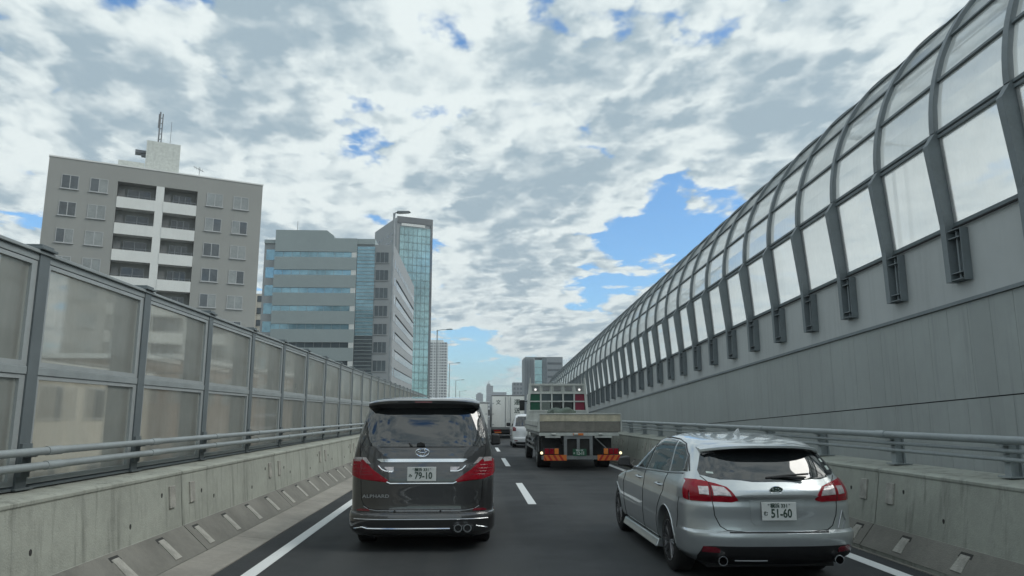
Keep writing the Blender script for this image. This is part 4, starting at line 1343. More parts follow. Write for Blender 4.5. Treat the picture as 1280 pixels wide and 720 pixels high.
# tail lights
for s_, kd in ((1, 'right'), (-1, 'left')):
    def mp(poly): return poly if s_ > 0 else mirror_poly(poly)
    red = part_patch(mb_, 'tail_light', M['red'], mv, [('rear', mp([(.815, 1.06), (.815, .87), (.70, .83), (.40, .795), (.385, .82), (.45, .865), (.56, .94), (.655, 1.03), (.685, 1.06)])),
                                               (kd, [(.19, 1.06), (.42, 1.05), (.40, .90), (.19, .87)])], .012, nu=16)
    cl = part_patch(mb_, 'clear_lens', M['clearlamp'], red, [('rear', mp([(.80, 1.085), (.80, 1.035), (.715, 1.03), (.705, 1.06), (.71, 1.085)]))], .012)
    cl = part_patch(mb_, 'clear_lens', M['clearlamp'], red, [('rear', mp([(.695, 1.085), (.69, 1.06), (.695, 1.03), (.59, 1.005), (.63, 1.05), (.655, 1.085)]))], .011)
    ln = MB()
    for zz_ in (.995, .955, .92, .885):
        xa = .545 + (zz_ - .92) * 1.0
        mb_.line(ln, 'rear', mp([(xa + .05, zz_), (.80, zz_ + .0)]), .0022, .0125)
    mb_.line(ln, 'rear', mp([(.70, 1.05), (.70, .84)]), .003, .0125)
    ln.build('lens_rib', M['red_dim'], red)
    part_patch(mb_, 'bumper_reflector', M['red_dim'], mv, [('rear', mp([(.585, .462), (.60, .49), (.70, .49), (.74, .475), (.745, .462)]))], .006)
    # mirrors
    mm = MB(); mm.hexa([(s_ * .86, 3.26, 1.10), (s_ * 1.01, 3.28, 1.11), (s_ * 1.02, 3.40, 1.11), (s_ * .86, 3.42, 1.10), (s_ * .87, 3.28, 1.29), (s_ * 1.00, 3.30, 1.28), (s_ * .99, 3.38, 1.28), (s_ * .87, 3.40, 1.29)])
    mm.box(min(s_ * .78, s_ * .87), max(s_ * .78, s_ * .87), 3.32, 3.40, 1.11, 1.16)
    mo = mm.build('side_mirror', M['blackplastic'], mv, bevel=.045)
    sw = part_patch(mb_, 'side_window', M['carglass_side'], mv, [(kd, [(.42, 1.17), (1.5, 1.14), (1.5, 1.62), (.75, 1.63), (.52, 1.5)]), (kd, [(1.56, 1.14), (2.55, 1.12), (2.55, 1.60), (1.56, 1.62)]), (kd, [(2.62, 1.12), (3.45, 1.09), (3.2, 1.3), (2.8, 1.58), (2.62, 1.60)])], .003)
# chrome garnish
m = MB()
mb_.patch(m, 'rear', [(-.50, 1.068), (-.52, 1.062), (-.47, 1.03), (.47, 1.03), (.52, 1.062), (.50, 1.068)], .022, nz=4, nu=24); gar = m.build('chrome_garnish', M['chrome'], mv, smooth=True)
for s_ in (1, -1):
    m = MB(); mb_.line(m, 'rear', [(s_ * .50, .985), (s_ * .46, .945), (s_ * .415, .925), (s_ * .325, .925)], .011, .012)
    m.build('chrome_winglet', M['chrome'], gar, smooth=True)
    m = MB(); mb_.patch(m, 'rear', [(s_ * .325, .935), (s_ * .40, .938), (s_ * .43, .965), (s_ * .43, .975), (s_ * .325, .975)], .008); m.build('reversing_lamp', M['clearlamp'], mv)
m = MB(); mb_.line(m, 'rear', [(-.40, .80), (-.36, .782), (.36, .782), (.40, .80)], .010, .012); m.build('chrome_strip', M['chrome'], mv, smooth=True)
# emblem: three ellipses
em = MB()
def ring(mb, c, a, b, r, n=28):
    pts = [(c[0] + a * math.cos(2 * math.pi * i / n), c[1], c[2] + b * math.sin(2 * math.pi * i / n)) for i in range(n + 1)]
    mb.tube(pts, r, 6, cap=False)
yc_ = mb_.yrear(0, 1.15) - .012
ring(em, (0, yc_, 1.145), .078, .046, .008); ring(em, (0, yc_ - .002, 1.145), .030, .044, .006); ring(em, (0, yc_ - .002, 1.163), .055, .022, .006)
em.build('emblem', M['chrome'], mv, smooth=True)
plate(mv, 0, .03, .895, '横浜 331', 'み', '79-10')
text_mesh('model_lettering', 'ALPHARD', .052, M['satin'], mv, (-.52, mb_.yrear(-.52, .63) - .012, .635), rot=(math.pi / 2, 0, R(-2.5)), sx=1.25, depth=.003, bold=.001, spacing=1.1)
# seams
m = MB()
mb_.line(m, 'rear', [(-.705, .82), (-.70, .72), (-.69, .60), (-.66, .53), (-.60, .492), (-.50, .478), (.50, .478), (.60, .492), (.66, .53), (.69, .60), (.70, .72), (.705, .82)], .0042, .0005)
mb_.line(m, 'rear', [(-.72, 1.07), (-.735, 1.16), (-.735, 1.25)], .004, .0005)
mb_.line(m, 'rear', [(.72, 1.07), (.735, 1.16), (.735, 1.25)], .004, .0005)
m.build('panel_gap', M['gap'], mv)
m = MB(); mb_.line(m, 'rear', [(-.66, .518), (-.60, .484), (-.50, .470), (.50, .470), (.60, .484), (.66, .518)], .003, .002); m.build('tailgate_lip', M['satin'], mv)
m = MB(); mb_.line(m, 'rear', [(-.76, .375), (.76, .375)], .0075, .008, sub=20); m.build('bumper_strip', M['satin'], mv, smooth=True)
m = MB(); mb_.line(m, 'rear', [(-.76, .262), (-.66, .285), (-.60, .27), (.33, .268)], .009, .01, sub=10); m.build('bumper_strip', M['chrome'], mv, smooth=True)
m = MB(); mb_.line(m, 'rear', [(.62, .30), (.75, .268)], .007, .01); m.build('bumper_strip', M['chrome'], mv, smooth=True)
m = MB(); mb_.line(m, 'rear', [(-.83, .47), (-.76, .445), (-.60, .438), (.60, .438), (.76, .445), (.83, .47)], .005, .004, sub=8); m.build('bumper_crease', M['grey_car'], mv, smooth=True)
MB().box(.36, .60, -.012, .2, .225, .315).build('exhaust_surround', M['blackplastic'], mv, bevel=.02)
for x in (.425, .53):
    m = MB(); m.lathe([(.10, .03), (-.04, .043), (-.05, .046), (-.05, .038), (.08, .030)], (x, 0, .278), 'y', 24); m.build('tailpipe', M['satin'], mv, smooth=True)
m = MB()
for x in (-.30, .22): m.lathe([(-.004, 0), (-.004, .012), (.0, .012)], (x, mb_.yrear(x, .45) - .0, .463), 'y', 12)
m.build('parking_sensor', M['blackplastic'], mv)

mv.scale = (1.045, 1, 1)

# ---------------------------------------------------------------- silver wagon
wg = empty('estate_car', (2.85, 6.92, 0), 0, 'silver estate car with dark wheels in the right lane beside the barrier, plate 51-60', 'car')
wb_ = Body([
    (0.20, 0.16, 4.10, .72, .60, .7),
    (0.24, 0.10, 4.20, .765, .58, .75),
    (0.30, 0.04, 4.28, .82, .55, .8),
    (0.40, 0.01, 4.33, .836, .52, .85),
    (0.47, 0.0, 4.35, .842, .50, .9),
    (0.505, 0.005, 4.35, .844, .50, .9),
    (0.525, 0.055, 4.35, .842, .52, .9),
    (0.62, 0.06, 4.33, .843, .52, .9),
    (0.74, 0.05, 4.25, .838, .52, .9),
    (0.79, 0.055, 4.10, .826, .52, .9),
    (0.84, 0.05, 3.75, .820, .50, .8),
    (0.88, 0.06, 3.35, .815, .50, .7),
    (0.93, 0.10, 3.10, .800, .48, .6),
    (0.98, 0.14, 2.95, .775, .46, .6),
    (1.06, 0.20, 2.82, .735, .44, .6),
    (1.16, 0.29, 2.62, .690, .42, .6),
    (1.25, 0.38, 2.42, .645, .42, .6),
    (1.30, 0.45, 2.28, .610, .42, .55),
    (1.335, 0.58, 2.14, .565, .45, .5),
    (1.365, 0.85, 2.0, .50, .5, .5),
    (1.39, 1.15, 1.85, .38, .35, .35),
    (1.40, 1.35, 1.7, .22, .17, .17)], nr=3.3, nf=2.5, zsteps=70)
body = wb_.mesh().build('body', M['silver_car'], wg, smooth=True)
WR = .305
wyy = (.98, 3.66)
cut_arches(body, [(-1.0, -.50, wyy[0], .31), (.50, 1.0, wyy[0], .31), (-1.0, -.50, wyy[1], .31), (.50, 1.0, wyy[1], .31)], .345, .3)
MB().box(-.62, .62, 0.3, 4.0, .16, .36).build('underbody', M['blackplastic'], wg)
for yy in wyy:
    for sx in (-1, 1): wheel(wg, sx * .806, yy, WR, .21, sx, M['rim'], 10, M['rimbright'])
# arches' lips
m = MB()
for yy in wyy:
    for sg, kd in ((-1, 'left'), (1, 'right')):
        pts = []
        for i in range(17):
            t = R(-8) + R(196) * i / 16
            y_, z_ = yy + .352 * math.cos(t), .31 + .352 * math.sin(t)
            if z_ > .21: pts.append((y_, z_))
        wb_.line(m, kd, pts, .008, -.002, sub=1)
m.build('arch_lip', M['silver_car'], wg, smooth=True)
rw = part_patch(wb_, 'rear_window', M['carglass'], wg, [('rear', [(-.66, 1.02), (-.50, .985), (-.2, .965), (.2, .965), (.50, .985), (.66, 1.02), (.665, 1.06), (.60, 1.20), (.54, 1.265), (-.54, 1.265), (-.60, 1.20), (-.665, 1.06)])], .004, nu=28, nz=16)
# dark wrap-round corner glass to the D-pillars
for s_, kd in ((1, 'right'), (-1, 'left')):
    mpz = (lambda p: p) if s_ > 0 else mirror_poly
    if s_ > 0: part_patch(wb_, 'corner_glass', M['carglass'], wg, [('rear', mpz([(.672, 1.03), (.70, 1.055), (.625, 1.19), (.565, 1.255), (.61, 1.195), (.672, 1.065)]))], .004, nu=4)
    wf = [(2.0, .965), (2.93, .935), (2.62, 1.13), (2.30, 1.275), (2.0, 1.312)]
    wm = [(1.04, 1.0), (1.93, .968), (1.93, 1.315), (1.60, 1.325), (1.22, 1.315)]
    wq = [(.44, 1.04), (.98, 1.005), (1.15, 1.31), (.86, 1.285), (.60, 1.18)]
    for nm, pl_, g in (('front_window', wf, 1), ('rear_door_window', wm, 1), ('quarter_window', wq, 0)):
        part_patch(wb_, nm, M['carglass_side'], wg, [(kd, pl_)], .004, nu=12)
    m = MB(); wb_.line(m, kd, [(.50, 1.022), (1.0, .99), (2.0, .952), (2.95, .922)], .008, .004, sub=8); m.build('belt_moulding', M['satin'], wg, smooth=True)
    m = MB(); wb_.line(m, kd, [(.42, 1.05), (.58, 1.19), (.85, 1.297), (1.2, 1.33), (1.6, 1.338), (2.0, 1.325), (2.32, 1.287), (2.64, 1.14), (2.97, .93)], .007, .003, sub=6); m.build('window_trim', M['blackplastic'], wg, smooth=True)
    # door gaps
    m = MB()
    wb_.line(m, kd, [(1.98, 1.31), (1.98, .95), (2.0, .55), (2.02, .26)], .004, .0005, sub=8)
    wb_.line(m, kd, [(3.02, .90), (3.14, .70), (3.10, .45), (3.05, .26)], .004, .0005, sub=8)
    wb_.line(m, kd, [(1.02, 1.0), (1.10, .78), (1.30, .60), (1.36, .45), (1.36, .26)], .004, .0005, sub=8)
    wb_.line(m, kd, [(1.38, .255), (3.05, .255)], .003, .0005, sub=20)
    m.build('panel_gap', M['gap'], wg)
    for yy in (1.18, 2.16):
        m = MB()
        sx = s_ * wb_.xside(yy, .84)
        m.tube([(sx - s_ * .005, yy, .845), (sx + s_ * .030, yy + .02, .85), (sx + s_ * .032, yy + .15, .852), (sx - s_ * .005, yy + .18, .85)], .011, 8)
        h = m.build('door_handle', M['silver_car'], wg, smooth=True)
        m = MB(); wb_.patch(m, kd, [(yy + .02, .825), (yy + .15, .828), (yy + .15, .868), (yy + .02, .865)], .002, nu=4, nz=3); m.build('handle_recess', M['tr_grey'], h)
    # sill skirt
    m = MB(); m.hexa([(s_ * .66, 1.42, .15), (s_ * .845, 1.42, .16), (s_ * .845, 3.22, .16), (s_ * .66, 3.22, .15), (s_ * .66, 1.42, .25), (s_ * .81, 1.42, .25), (s_ * .81, 3.22, .25), (s_ * .66, 3.22, .25)])
    m.build('side_skirt', M['silver_car'], wg, bevel=.015)
    # door mirror
    m = MB()
    m.hexa([(s_ * .83, 2.66, .94), (s_ * 1.00, 2.68, .95), (s_ * .99, 2.80, .95), (s_ * .83, 2.84, .94), (s_ * .84, 2.67, 1.07), (s_ * .985, 2.69, 1.05), (s_ * .96, 2.78, 1.05), (s_ * .84, 2.82, 1.07)])
    mo = m.build('side_mirror', M['silver_car'] if s_ > 0 else M['blackplastic'], wg, bevel=.025)
    m = MB(); m.hexa([(s_ * .85, 2.652, .955), (s_ * .985, 2.668, .963), (s_ * .985, 2.672, .963), (s_ * .85, 2.659, .955), (s_ * .855, 2.662, 1.055), (s_ * .97, 2.678, 1.038), (s_ * .97, 2.684, 1.038), (s_ * .855, 2.669, 1.055)]); m.build('mirror_glass', M['blackplastic'], mo)
    m = MB(); m.tube([(s_ * .79, 2.79, .93), (s_ * .86, 2.76, .965)], .028, 8); m.build('mirror_stalk', M['blackplastic'], mo)
    # tail lights
    red = part_patch(wb_, 'tail_light', M['red'], wg, [('rear', mpz([(.77, .975), (.77, .785), (.43, .782), (.37, .80), (.375, .815), (.42, .875), (.46, .915), (.55, .945), (.66, .97)])),
                                              (kd, [(.27, .975), (.37, .975), (.37, .90), (.34, .80), (.27, .785)])], .012, nu=16)
    part_patch(wb_, 'clear_lens', M['clearlamp'], red, [('rear', mpz([(.59, .922), (.585, .845), (.43, .838), (.445, .87), (.49, .912)]))], .0155, nu=8)
    part_patch(wb_, 'clear_lens', M['clearlamp'], red, [('rear', mpz([(.70, .915), (.70, .85), (.625, .845), (.62, .915)]))], .0155, nu=6)
    m = MB(); wb_.line(m, 'rear', mpz([(.605, .95), (.60, .79)]), .003, .013); m.build('lens_rib', M['gap'], red)
    # bumper corner reflector
    part_patch(wb_, 'bumper_reflector', M['red_dim'], wg, [('rear', mpz([(.56, .365), (.56, .335), (.705, .335), (.70, .385), (.60, .385)]))], .012, nu=8)
# tailgate details
part_patch(wb_, 'rear_valance', M['blackplastic'], wg, [('rear', [(-.70, .215), (-.735, .29), (-.70, .385), (-.62, .392), (.62, .392), (.70, .385), (.735, .29), (.70, .215)])], .007, nu=28)
m = MB(); wb_.patch(m, 'rear', [(-.36, .822), (-.40, .838), (-.30, .850), (.30, .850), (.40, .838), (.36, .822)], .02, nz=4, nu=24); m.build('chrome_garnish', M['satin'], wg, smooth=True)
part_patch(wb_, 'plate_recess', M['silver_car'], wg, [('rear', [(-.22, .575), (-.255, .61), (-.265, .80), (.265, .80), (.255, .61), (.22, .575)])], -.012 + .018, nu=12)
plate(wg, 0, .018, .705, '横浜 331', 'む', '51-60')
m = MB()
wb_.line(m, 'rear', [(-.60, .785), (-.585, .66), (-.54, .565), (-.48, .528), (-.3, .516), (.3, .516), (.48, .528), (.54, .565), (.585, .66), (.60, .785)], .0042, .0005)
wb_.line(m, 'rear', [(-.60, .95), (-.66, 1.01)], .004, .0005)
wb_.line(m, 'rear', [(.60, .95), (.66, 1.01)], .004, .0005)
wb_.line(m, 'left', [(.46, .80), (.47, .62), (.52, .50)], .003, .0005)
m.build('panel_gap', M['gap'], wg)
m = MB(); wb_.line(m, 'rear', [(-.47, .513), (.47, .513)], .011, .0, sub=20); m.build('step_strip', M['blackplastic'], wg, smooth=True)
m = MB(); wb_.line(m, 'rear', [(.60, .54), (.655, .70)], .006, .006, sub=6); wb_.line(m, 'rear', [(.655, .70), (.70, .60), (.66, .53)], .004, .004, sub=6); m.build('corner_crease', M['satin'], wg, smooth=True)
em = MB(); ye = wb_.yrear(0, .90) - .008
em.lathe([(-.006, 0), (-.006, .95), (.004, 1.0)], (0, 0, 0), 'y', 28)
em.v = [(x * .062, ye + y_, .895 + z_ * .034) for x, y_, z_ in em.v]
eo = em.build('emblem', M['plate_ink'], wg, smooth=True)
m = MB(); ring(m, (0, ye - .006, .895), .062, .034, .004)
for (a, b, r_) in ((-.034, .008, .011), (.0, .014, .006), (.022, .012, .006), (-.004, -.010, .006), (.018, -.014, .006), (.036, -.004, .006)):
    m.lathe([(-.005, 0), (-.004, r_), (0, r_)], (a, ye - .006, .895 + b), 'y', 8)
m.build('emblem_stars', M['chrome'], eo)
# spoiler over the glass
vs = []; fs = []
for i in range(17):
    x = -.60 + 1.20 * i / 16; q = abs(x) / .60
    yb = .245 + .20 * q ** 3.5; zt = 1.305 - .045 * q ** 3
    vs += [(x, yb, zt - .028), (x, yb, zt - .006), (x, yb + .03, zt + .004), (x, .62 + .05 * q, zt + .034 - .012 * q), (x, .56, 1.27 - .04 * q ** 3), (x, .42, 1.255 - .04 * q ** 3)]
for i in range(16):
    for j in range(6): fs.append((i * 6 + j, i * 6 + (j + 1) % 6, (i + 1) * 6 + (j + 1) % 6, (i + 1) * 6 + j))
fs += [tuple(range(5, -1, -1)), tuple(96 + j for j in range(6))]
m = MB().add(vs, fs); spo = m.build('spoiler', M['silver_car'], wg, smooth=True)
vs = []; fs = []
for i in range(17):
    x = -.585 + 1.17 * i / 16; q = abs(x) / .60; yb = .255 + .20 * q ** 3.5; zt = 1.305 - .045 * q ** 3
    vs += [(x, yb, zt - .040), (x, .40, 1.235 - .035 * q ** 3), (x, .43, 1.245 - .035 * q ** 3), (x, yb + .01, zt - .0285)]
for i in range(16):
    for j in range(4): fs.append((i * 4 + j, i * 4 + (j + 1) % 4, (i + 1) * 4 + (j + 1) % 4, (i + 1) * 4 + j))
fs += [(3, 2, 1, 0), (64, 65, 66, 67)]
MB().add(vs, fs).build('spoiler_underside', M['blackgloss'], spo)
# wiper, aerial, exhausts, stickers
m = MB(); m.tube([(.30, .115, 1.0), (.10, .135, 1.01), (.0, .14, 1.0)], [.016, .011, .008], 8); m.tube([(.36, .15, 1.035), (.15, .15, 1.022), (-.06, .145, 1.0)], .010, 6)
m.build('wiper', M['blackplastic'], wg, smooth=True)
m = MB(); m.hexa([(-.022, 1.0, 1.372), (.022, 1.0, 1.372), (.016, 1.16, 1.38), (-.016, 1.16, 1.38), (-.006, .985, 1.45), (.006, .985, 1.45), (.004, 1.04, 1.44), (-.004, 1.04, 1.44)]); m.build('shark_fin_aerial', M['white_car'], wg, bevel=.004)
for x in (-.555, .545):
    m = MB(); m.lathe([(.16, .03), (-.03, .040), (-.045, .045), (-.045, .036), (.12, .028)], (x, .06, .268), 'y', 24); m.build('tailpipe', M['chrome'], wg, smooth=True)
m = MB(); wb_.line(m, 'rear', [(-.42, .262), (-.12, .262)], .006, .009); m.build('valance_strip', M['satin'], wg)
part_patch(wb_, 'sticker', M['sticker'], wg, [('rear', [(-.60, 1.035), (-.54, 1.03), (-.54, 1.047), (-.60, 1.052)])], .006, nu=2, nz=2)
part_patch(wb_, 'sticker', M['sticker'], wg, [('rear', [(.615, 1.06), (.65, 1.06), (.64, 1.095), (.605, 1.095)])], .007, nu=2, nz=2)
part_patch(wb_, 'sticker', M['sticker'], wg, [('rear', [(.585, 1.13), (.61, 1.13), (.60, 1.16), (.575, 1.16)])], .007, nu=2, nz=2)

# ---------------------------------------------------------------- white hatchback beyond the truck
wc = empty('hatchback', (2.62, 36.0, 0), 0, 'white hatchback partly hidden ahead of the flatbed truck, its left half showing', 'car')
cb = Body([
    (0.16, 0.10, 3.4, .70, .4, .5), (0.25, 0.02, 3.5, .78, .4, .6), (0.45, 0.0, 3.5, .80, .4, .6), (0.50, .04, 3.5, .80, .4, .6), (0.80, .06, 3.45, .80, .4, .6),
    (0.92, .08, 3.0, .79, .38, .5), (1.0, .12, 2.8, .775, .36, .5), (1.30, .24, 2.4, .70, .34, .5), (1.5, .36, 2.1, .63, .36, .5), (1.58, .55, 1.9, .54, .4, .4), (1.62, .9, 1.6, .35, .3, .3)], nr=3.2, zsteps=36)
bo = cb.mesh().build('body', M['white_car'], wc, smooth=True)
cut_arches(bo, [(-1, -.45, .65, .3), (.45, 1, .65, .3), (-1, -.45, 2.9, .3), (.45, 1, 2.9, .3)], .33, .3)
for yy in (.65, 2.9):
    for sx in (-1, 1): wheel(wc, sx * .775, yy, .29, .18, sx, M['rimbright'], 7)
part_patch(cb, 'rear_window', M['carglass'], wc, [('rear', [(-.66, 1.02), (.66, 1.02), (.60, 1.42), (.5, 1.5), (-.5, 1.5), (-.60, 1.42)])])
for s_, kd in ((1, 'right'), (-1, 'left')):
    mpz = (lambda p: p) if s_ > 0 else mirror_poly
    part_patch(cb, 'tail_light', M['red_dim'], wc, [('rear', mpz([(.775, 1.0), (.77, .80), (.62, .80), (.62, .95), (.70, 1.0)]))], .012)
    part_patch(cb, 'side_window', M['carglass_side'], wc, [(kd, [(.45, 1.05), (2.5, 1.0), (2.2, 1.35), (1.9, 1.5), (.6, 1.48)])])
    MB().box(min(s_ * .80, s_ * 1.0), max(s_ * .80, s_ * 1.0), 2.2, 2.34, 1.0, 1.18).build('side_mirror', M['blackplastic'], wc, bevel=.03)
    part_patch(cb, 'bumper_reflector', M['red_dim'], wc, [('rear', mpz([(.55, .32), (.70, .32), (.70, .36), (.55, .36)]))], .008)
part_patch(cb, 'lower_bumper', M['blackplastic'], wc, [('rear', [(-.6, .17), (.6, .17), (.66, .28), (-.66, .28)])], .008)
plate(wc, 0, .035, .66, '品川 500', 'さ', '20-46') if False else MB().box(-.165, .165, .03, .045, .58, .745).build('licence_plate', M['plate_white'], wc)

# ---------------------------------------------------------------- flatbed truck
tk = empty('flatbed_truck', (3.03, 21.5, 0), 0, 'flatbed truck in the right lane with a worn tailgate and a grey headboard frame', 'truck')
# bed
m = MB(); m.box(-1.16, 1.16, .06, 5.6, 1.00, 1.10); m.build('bed_floor', M['tr_grey'], tk)
m = MB()
m.box(-1.15, 1.22, 0, .045, 1.10, 1.395)
tg = m.build('tailgate', M['tr_gate'], tk, bevel=.006)
m = MB(); m.box(-1.15, 1.22, -.012, .045, 1.40, 1.60); m.build('tailgate_board', M['tr_beige'], tg, bevel=.006)
m = MB(); m.box(-1.17, 1.24, -.03, .06, 1.602, 1.635); m.box(-1.20, -1.152, -.02, .07, 1.10, 1.60); m.box(1.222, 1.262, -.02, .07, 1.10, 1.60); m.build('gate_frame', M['tr_pale'], tg, bevel=.004)
m = MB()
m.box(-1.17, 1.17, -.02, .055, .985, 1.075)
for x in (-.75, -.1, .62): m.tube([(x - .06, -.035, 1.03), (x + .06, -.035, 1.03)], .03, 8)
m.box(-1.0, -.55, -.05, -.021, .93, .975); m.box(.45, .95, -.05, -.021, .93, .975)
m.build('rear_beam', M['tr_pale'], tk, bevel=.004)
MB().box(-.18, .12, -.036, -.0205, 1.0, 1.06).build('lashing_tag', M['orange'], tk)
for s_ in (-1, 1):
    for i in range(3):
        a = .10 + i * 1.83
        m = MB(); m.box(min(s_ * 1.17, s_ * 1.21), max(s_ * 1.17, s_ * 1.21), a, a + 1.80, 1.10, 1.40); sb = m.build('side_gate', M['tr_pale'], tk, bevel=.005)
        m = MB(); m.box(min(s_ * 1.211, s_ * 1.225), max(s_ * 1.211, s_ * 1.225), a + .05, a + 1.75, 1.23, 1.27); m.build('side_gate_rib', M['tr_grey'], sb)
# load: dark folded sheet and timber lying on the bed
m = MB()
tn = 13
tv = []
for j in range(tn):
    for i in range(tn):
        u, v = i / (tn - 1), j / (tn - 1)
        e_ = min(1, 6 * min(u, 1 - u)) * min(1, 6 * min(v, 1 - v))
        tv.append((-.85 + 1.0 * u + .05 * math.sin(9 * v), .5 + 2.6 * v, 1.105 + e_ * (.63 + .05 * math.sin(11 * u + 5 * v) + .035 * math.sin(23 * v + 3 * u) + random.uniform(-.012, .012))))
tf = [(j * tn + i, j * tn + i + 1, (j + 1) * tn + i + 1, (j + 1) * tn + i) for j in range(tn - 1) for i in range(tn - 1)]
m.add(tv, tf)
ld = m.build('tarpaulin', M['tarp'], None, smooth=True, loc=(3.03, 21.5, 0), ang=60); tag(ld, 'dark green folded tarpaulin heaped on the bed of the flatbed truck', 'tarpaulin')
so = ld.modifiers.new('thick', 'SOLIDIFY'); so.thickness = .01
# chassis
m = MB()
for x in (-.42, .42): m.box(x - .05, x + .05, .1, 8.2, .72, .98)
for yy in (.3, 1.6, 3.0, 4.5, 6.0): m.box(-.37, .37, yy, yy + .1, .76, .94)
m.build('chassis', M['tr_dark'], tk)
m = MB(); m.box(-1.05, 1.05, .62, .68, .42, .98)
mf = m.build('mudflap', M['tr_dark'], tk)
for yy, dual in ((1.55, True), (6.4, False)):
    for s_ in (-1, 1):
        wheel(tk, s_ * 1.12, yy, .40, .42 if dual else .24, s_, M['tr_grey'], 6)
m = MB(); m.tube([(-1, 1.55, .40), (1, 1.55, .40)], .09, 10); m.lathe([(-.18, .05), (-.1, .2), (.1, .2), (.18, .05)], (0, 1.55, .40), 'x', 16); m.build('rear_axle', M['tr_dark'], tk, smooth=True)
# rear bumper bar with striped reflectors and lamps
m = MB(); m.box(-1.10, 1.10, -.02, .06, .315, .42); m.build('rear_bumper', M['tr_grey'], tk, bevel=.004)
for s_ in (-1, 1):
    xa, xb = (.52, 1.18) if s_ > 0 else (-1.04, -.38)
    rf_ = MB().box(xa, xb, -.035, -.021, .285, .445).build('striped_reflector', M['orange'], tk)
    m = MB()
    n = 4
    for i in range(n):
        a = xa + (xb - xa) * (i + .15) / n; b = a + (xb - xa) / n * .42
        sh2 = .10 * s_
        l0, l1 = a, b
        u0, u1 = min(max(a + sh2, xa), xb), min(max(b + sh2, xa), xb)
        m.hexa([(l0, -.038, .287), (l1, -.038, .287), (l1, -.0355, .287), (l0, -.0355, .287), (u0, -.038, .443), (u1, -.038, .443), (u1, -.0355, .443), (u0, -.0355, .443)])
    m.build('red_stripe', M['redstripe'], rf_)
    xl = (-1.02, -.60) if s_ < 0 else (.70, 1.14)
    hs = MB().box(xl[0] - .02, xl[1] + .02, -.01, .08, .45, .64).build('lamp_housing', M['blackplastic'], tk, bevel=.01)
    w3 = (xl[1] - xl[0]) / 3
    order = (M['red'], M['red'], M['amber']) if s_ < 0 else (M['amber'], M['red'], M['red'])
    for i, mm in enumerate(order):
        MB().box(xl[0] + w3 * i + .01, xl[0] + w3 * (i + 1) - .01, -.03, -.011, .465, .625).build('tail_light', mm, hs, bevel=.01)
    m = MB(); m.lathe([(-.03, 0), (-.03, .035), (.02, .04)], (-1.10 if s_ < 0 else 1.20, -.02, .50), 'y', 14); m.build('marker_lamp', M['amberlit'], tk)
# number plate holder frame
m = MB(); m.box(-.45, -.36, -.01, .05, .42, .985); m.box(.30, .39, -.01, .05, .42, .985); m.box(-.36, .30, -.01, .05, .90, .985); m.box(-.07, .01, -.01, .05, .60, .90)
m.build('rear_frame', M['tr_grey'], tk)
MB().box(-.36, .30, .051, .08, .42, .90).build('rear_recess', M['hole'], tk)
plate(tk, .0, -.03, .515, '横浜 100', 'か', '12-11', green=True, wd=.40, h=.20)
# diagonal brace and side guard
m = MB(); m.tube([(.45, .05, .95), (.80, .05, .62)], .02, 6); m.tube([(-1.12, .8, .97), (-1.12, .8, .5)], .02, 6); m.build('brace', M['tr_grey'], tk)
for s_ in (-1, 1):
    m = MB()
    for z in (.50, .66, .82): m.box(s_ * 1.13 - .015, s_ * 1.13 + .015, 2.2, 5.6, z, z + .06)
    for yy in (2.3, 3.9, 5.4): m.box(s_ * 1.10 - .015, s_ * 1.10 + .012, yy, yy + .05, .48, .98)
    m.build('side_guard', M['tr_grey'], tk)
# headboard frame
HB = 5.55
hb = MB()
zt, zb2 = 2.72, 1.12
def hx(z): return 1.12 - (z - 1.4) * .085
for s_ in (-1, 1):
    hb.hexa([(s_ * hx(zb2) - .045, HB, zb2), (s_ * hx(zb2) + .045, HB, zb2), (s_ * hx(zb2) + .045, HB + .09, zb2), (s_ * hx(zb2) - .045, HB + .09, zb2),
             (s_ * hx(zt) - .045, HB, zt), (s_ * hx(zt) + .045, HB, zt), (s_ * hx(zt) + .045, HB + .09, zt), (s_ * hx(zt) - .045, HB + .09, zt)])
    hb.tube([(s_ * hx(zt), HB + .05, zt), (s_ * hx(zt), HB + .05, zt + .22)], .02, 6)
for z, h in ((zt - .07, .07), (2.35, .06), (2.05, .045), (1.70, .06)):
    hb.box(-hx(z) + .04, hx(z) - .04, HB + .003, HB + .085, z, z + h)
for x in (-.62, -.21, .21, .62): hb.box(x - .028, x + .028, HB + .012, HB + .07, 1.12, zt - .07)
hbo = hb.build('headboard_frame', M['tr_pale'], tk, bevel=.004)
MB().box(-1.08, 1.08, HB + .02, HB + .06, 1.12, 1.70).build('headboard_panel', M['tr_pale'], hbo)
cols = [(-.98, -.65), (-.59, -.24), (-.18, .18), (.24, .59), (.65, .98)]
for i, (a, b) in enumerate(cols):
    m = MB(); m.box(a, b, HB + .05, HB + .065, 2.41, 2.65); m.build('pressed_panel', M['tr_pale'], hbo)
    m = MB(); m.box(a + .05, b - .05, HB + .025, HB + .049, 2.45, 2.61); m.build('pressed_panel', M['tr_grey'], hbo, bevel=.03)
    if i in (0, 4):
        mm = M['tr_green'] if i == 0 else M['tr_red']
        for (z0, z1) in ((2.10, 2.34), (1.76, 2.045)):
            MB().box(a - .02, b + .02, HB + .045, HB + .055, z0, z1).build('coloured_sheet', mm, hbo)
        m = MB(); m.lathe([(-.03, 0), (-.02, .035), (.03, .045)], ((a + b) / 2, HB, 2.50), 'y', 14); m.build('work_light', M['worklight'], hbo)
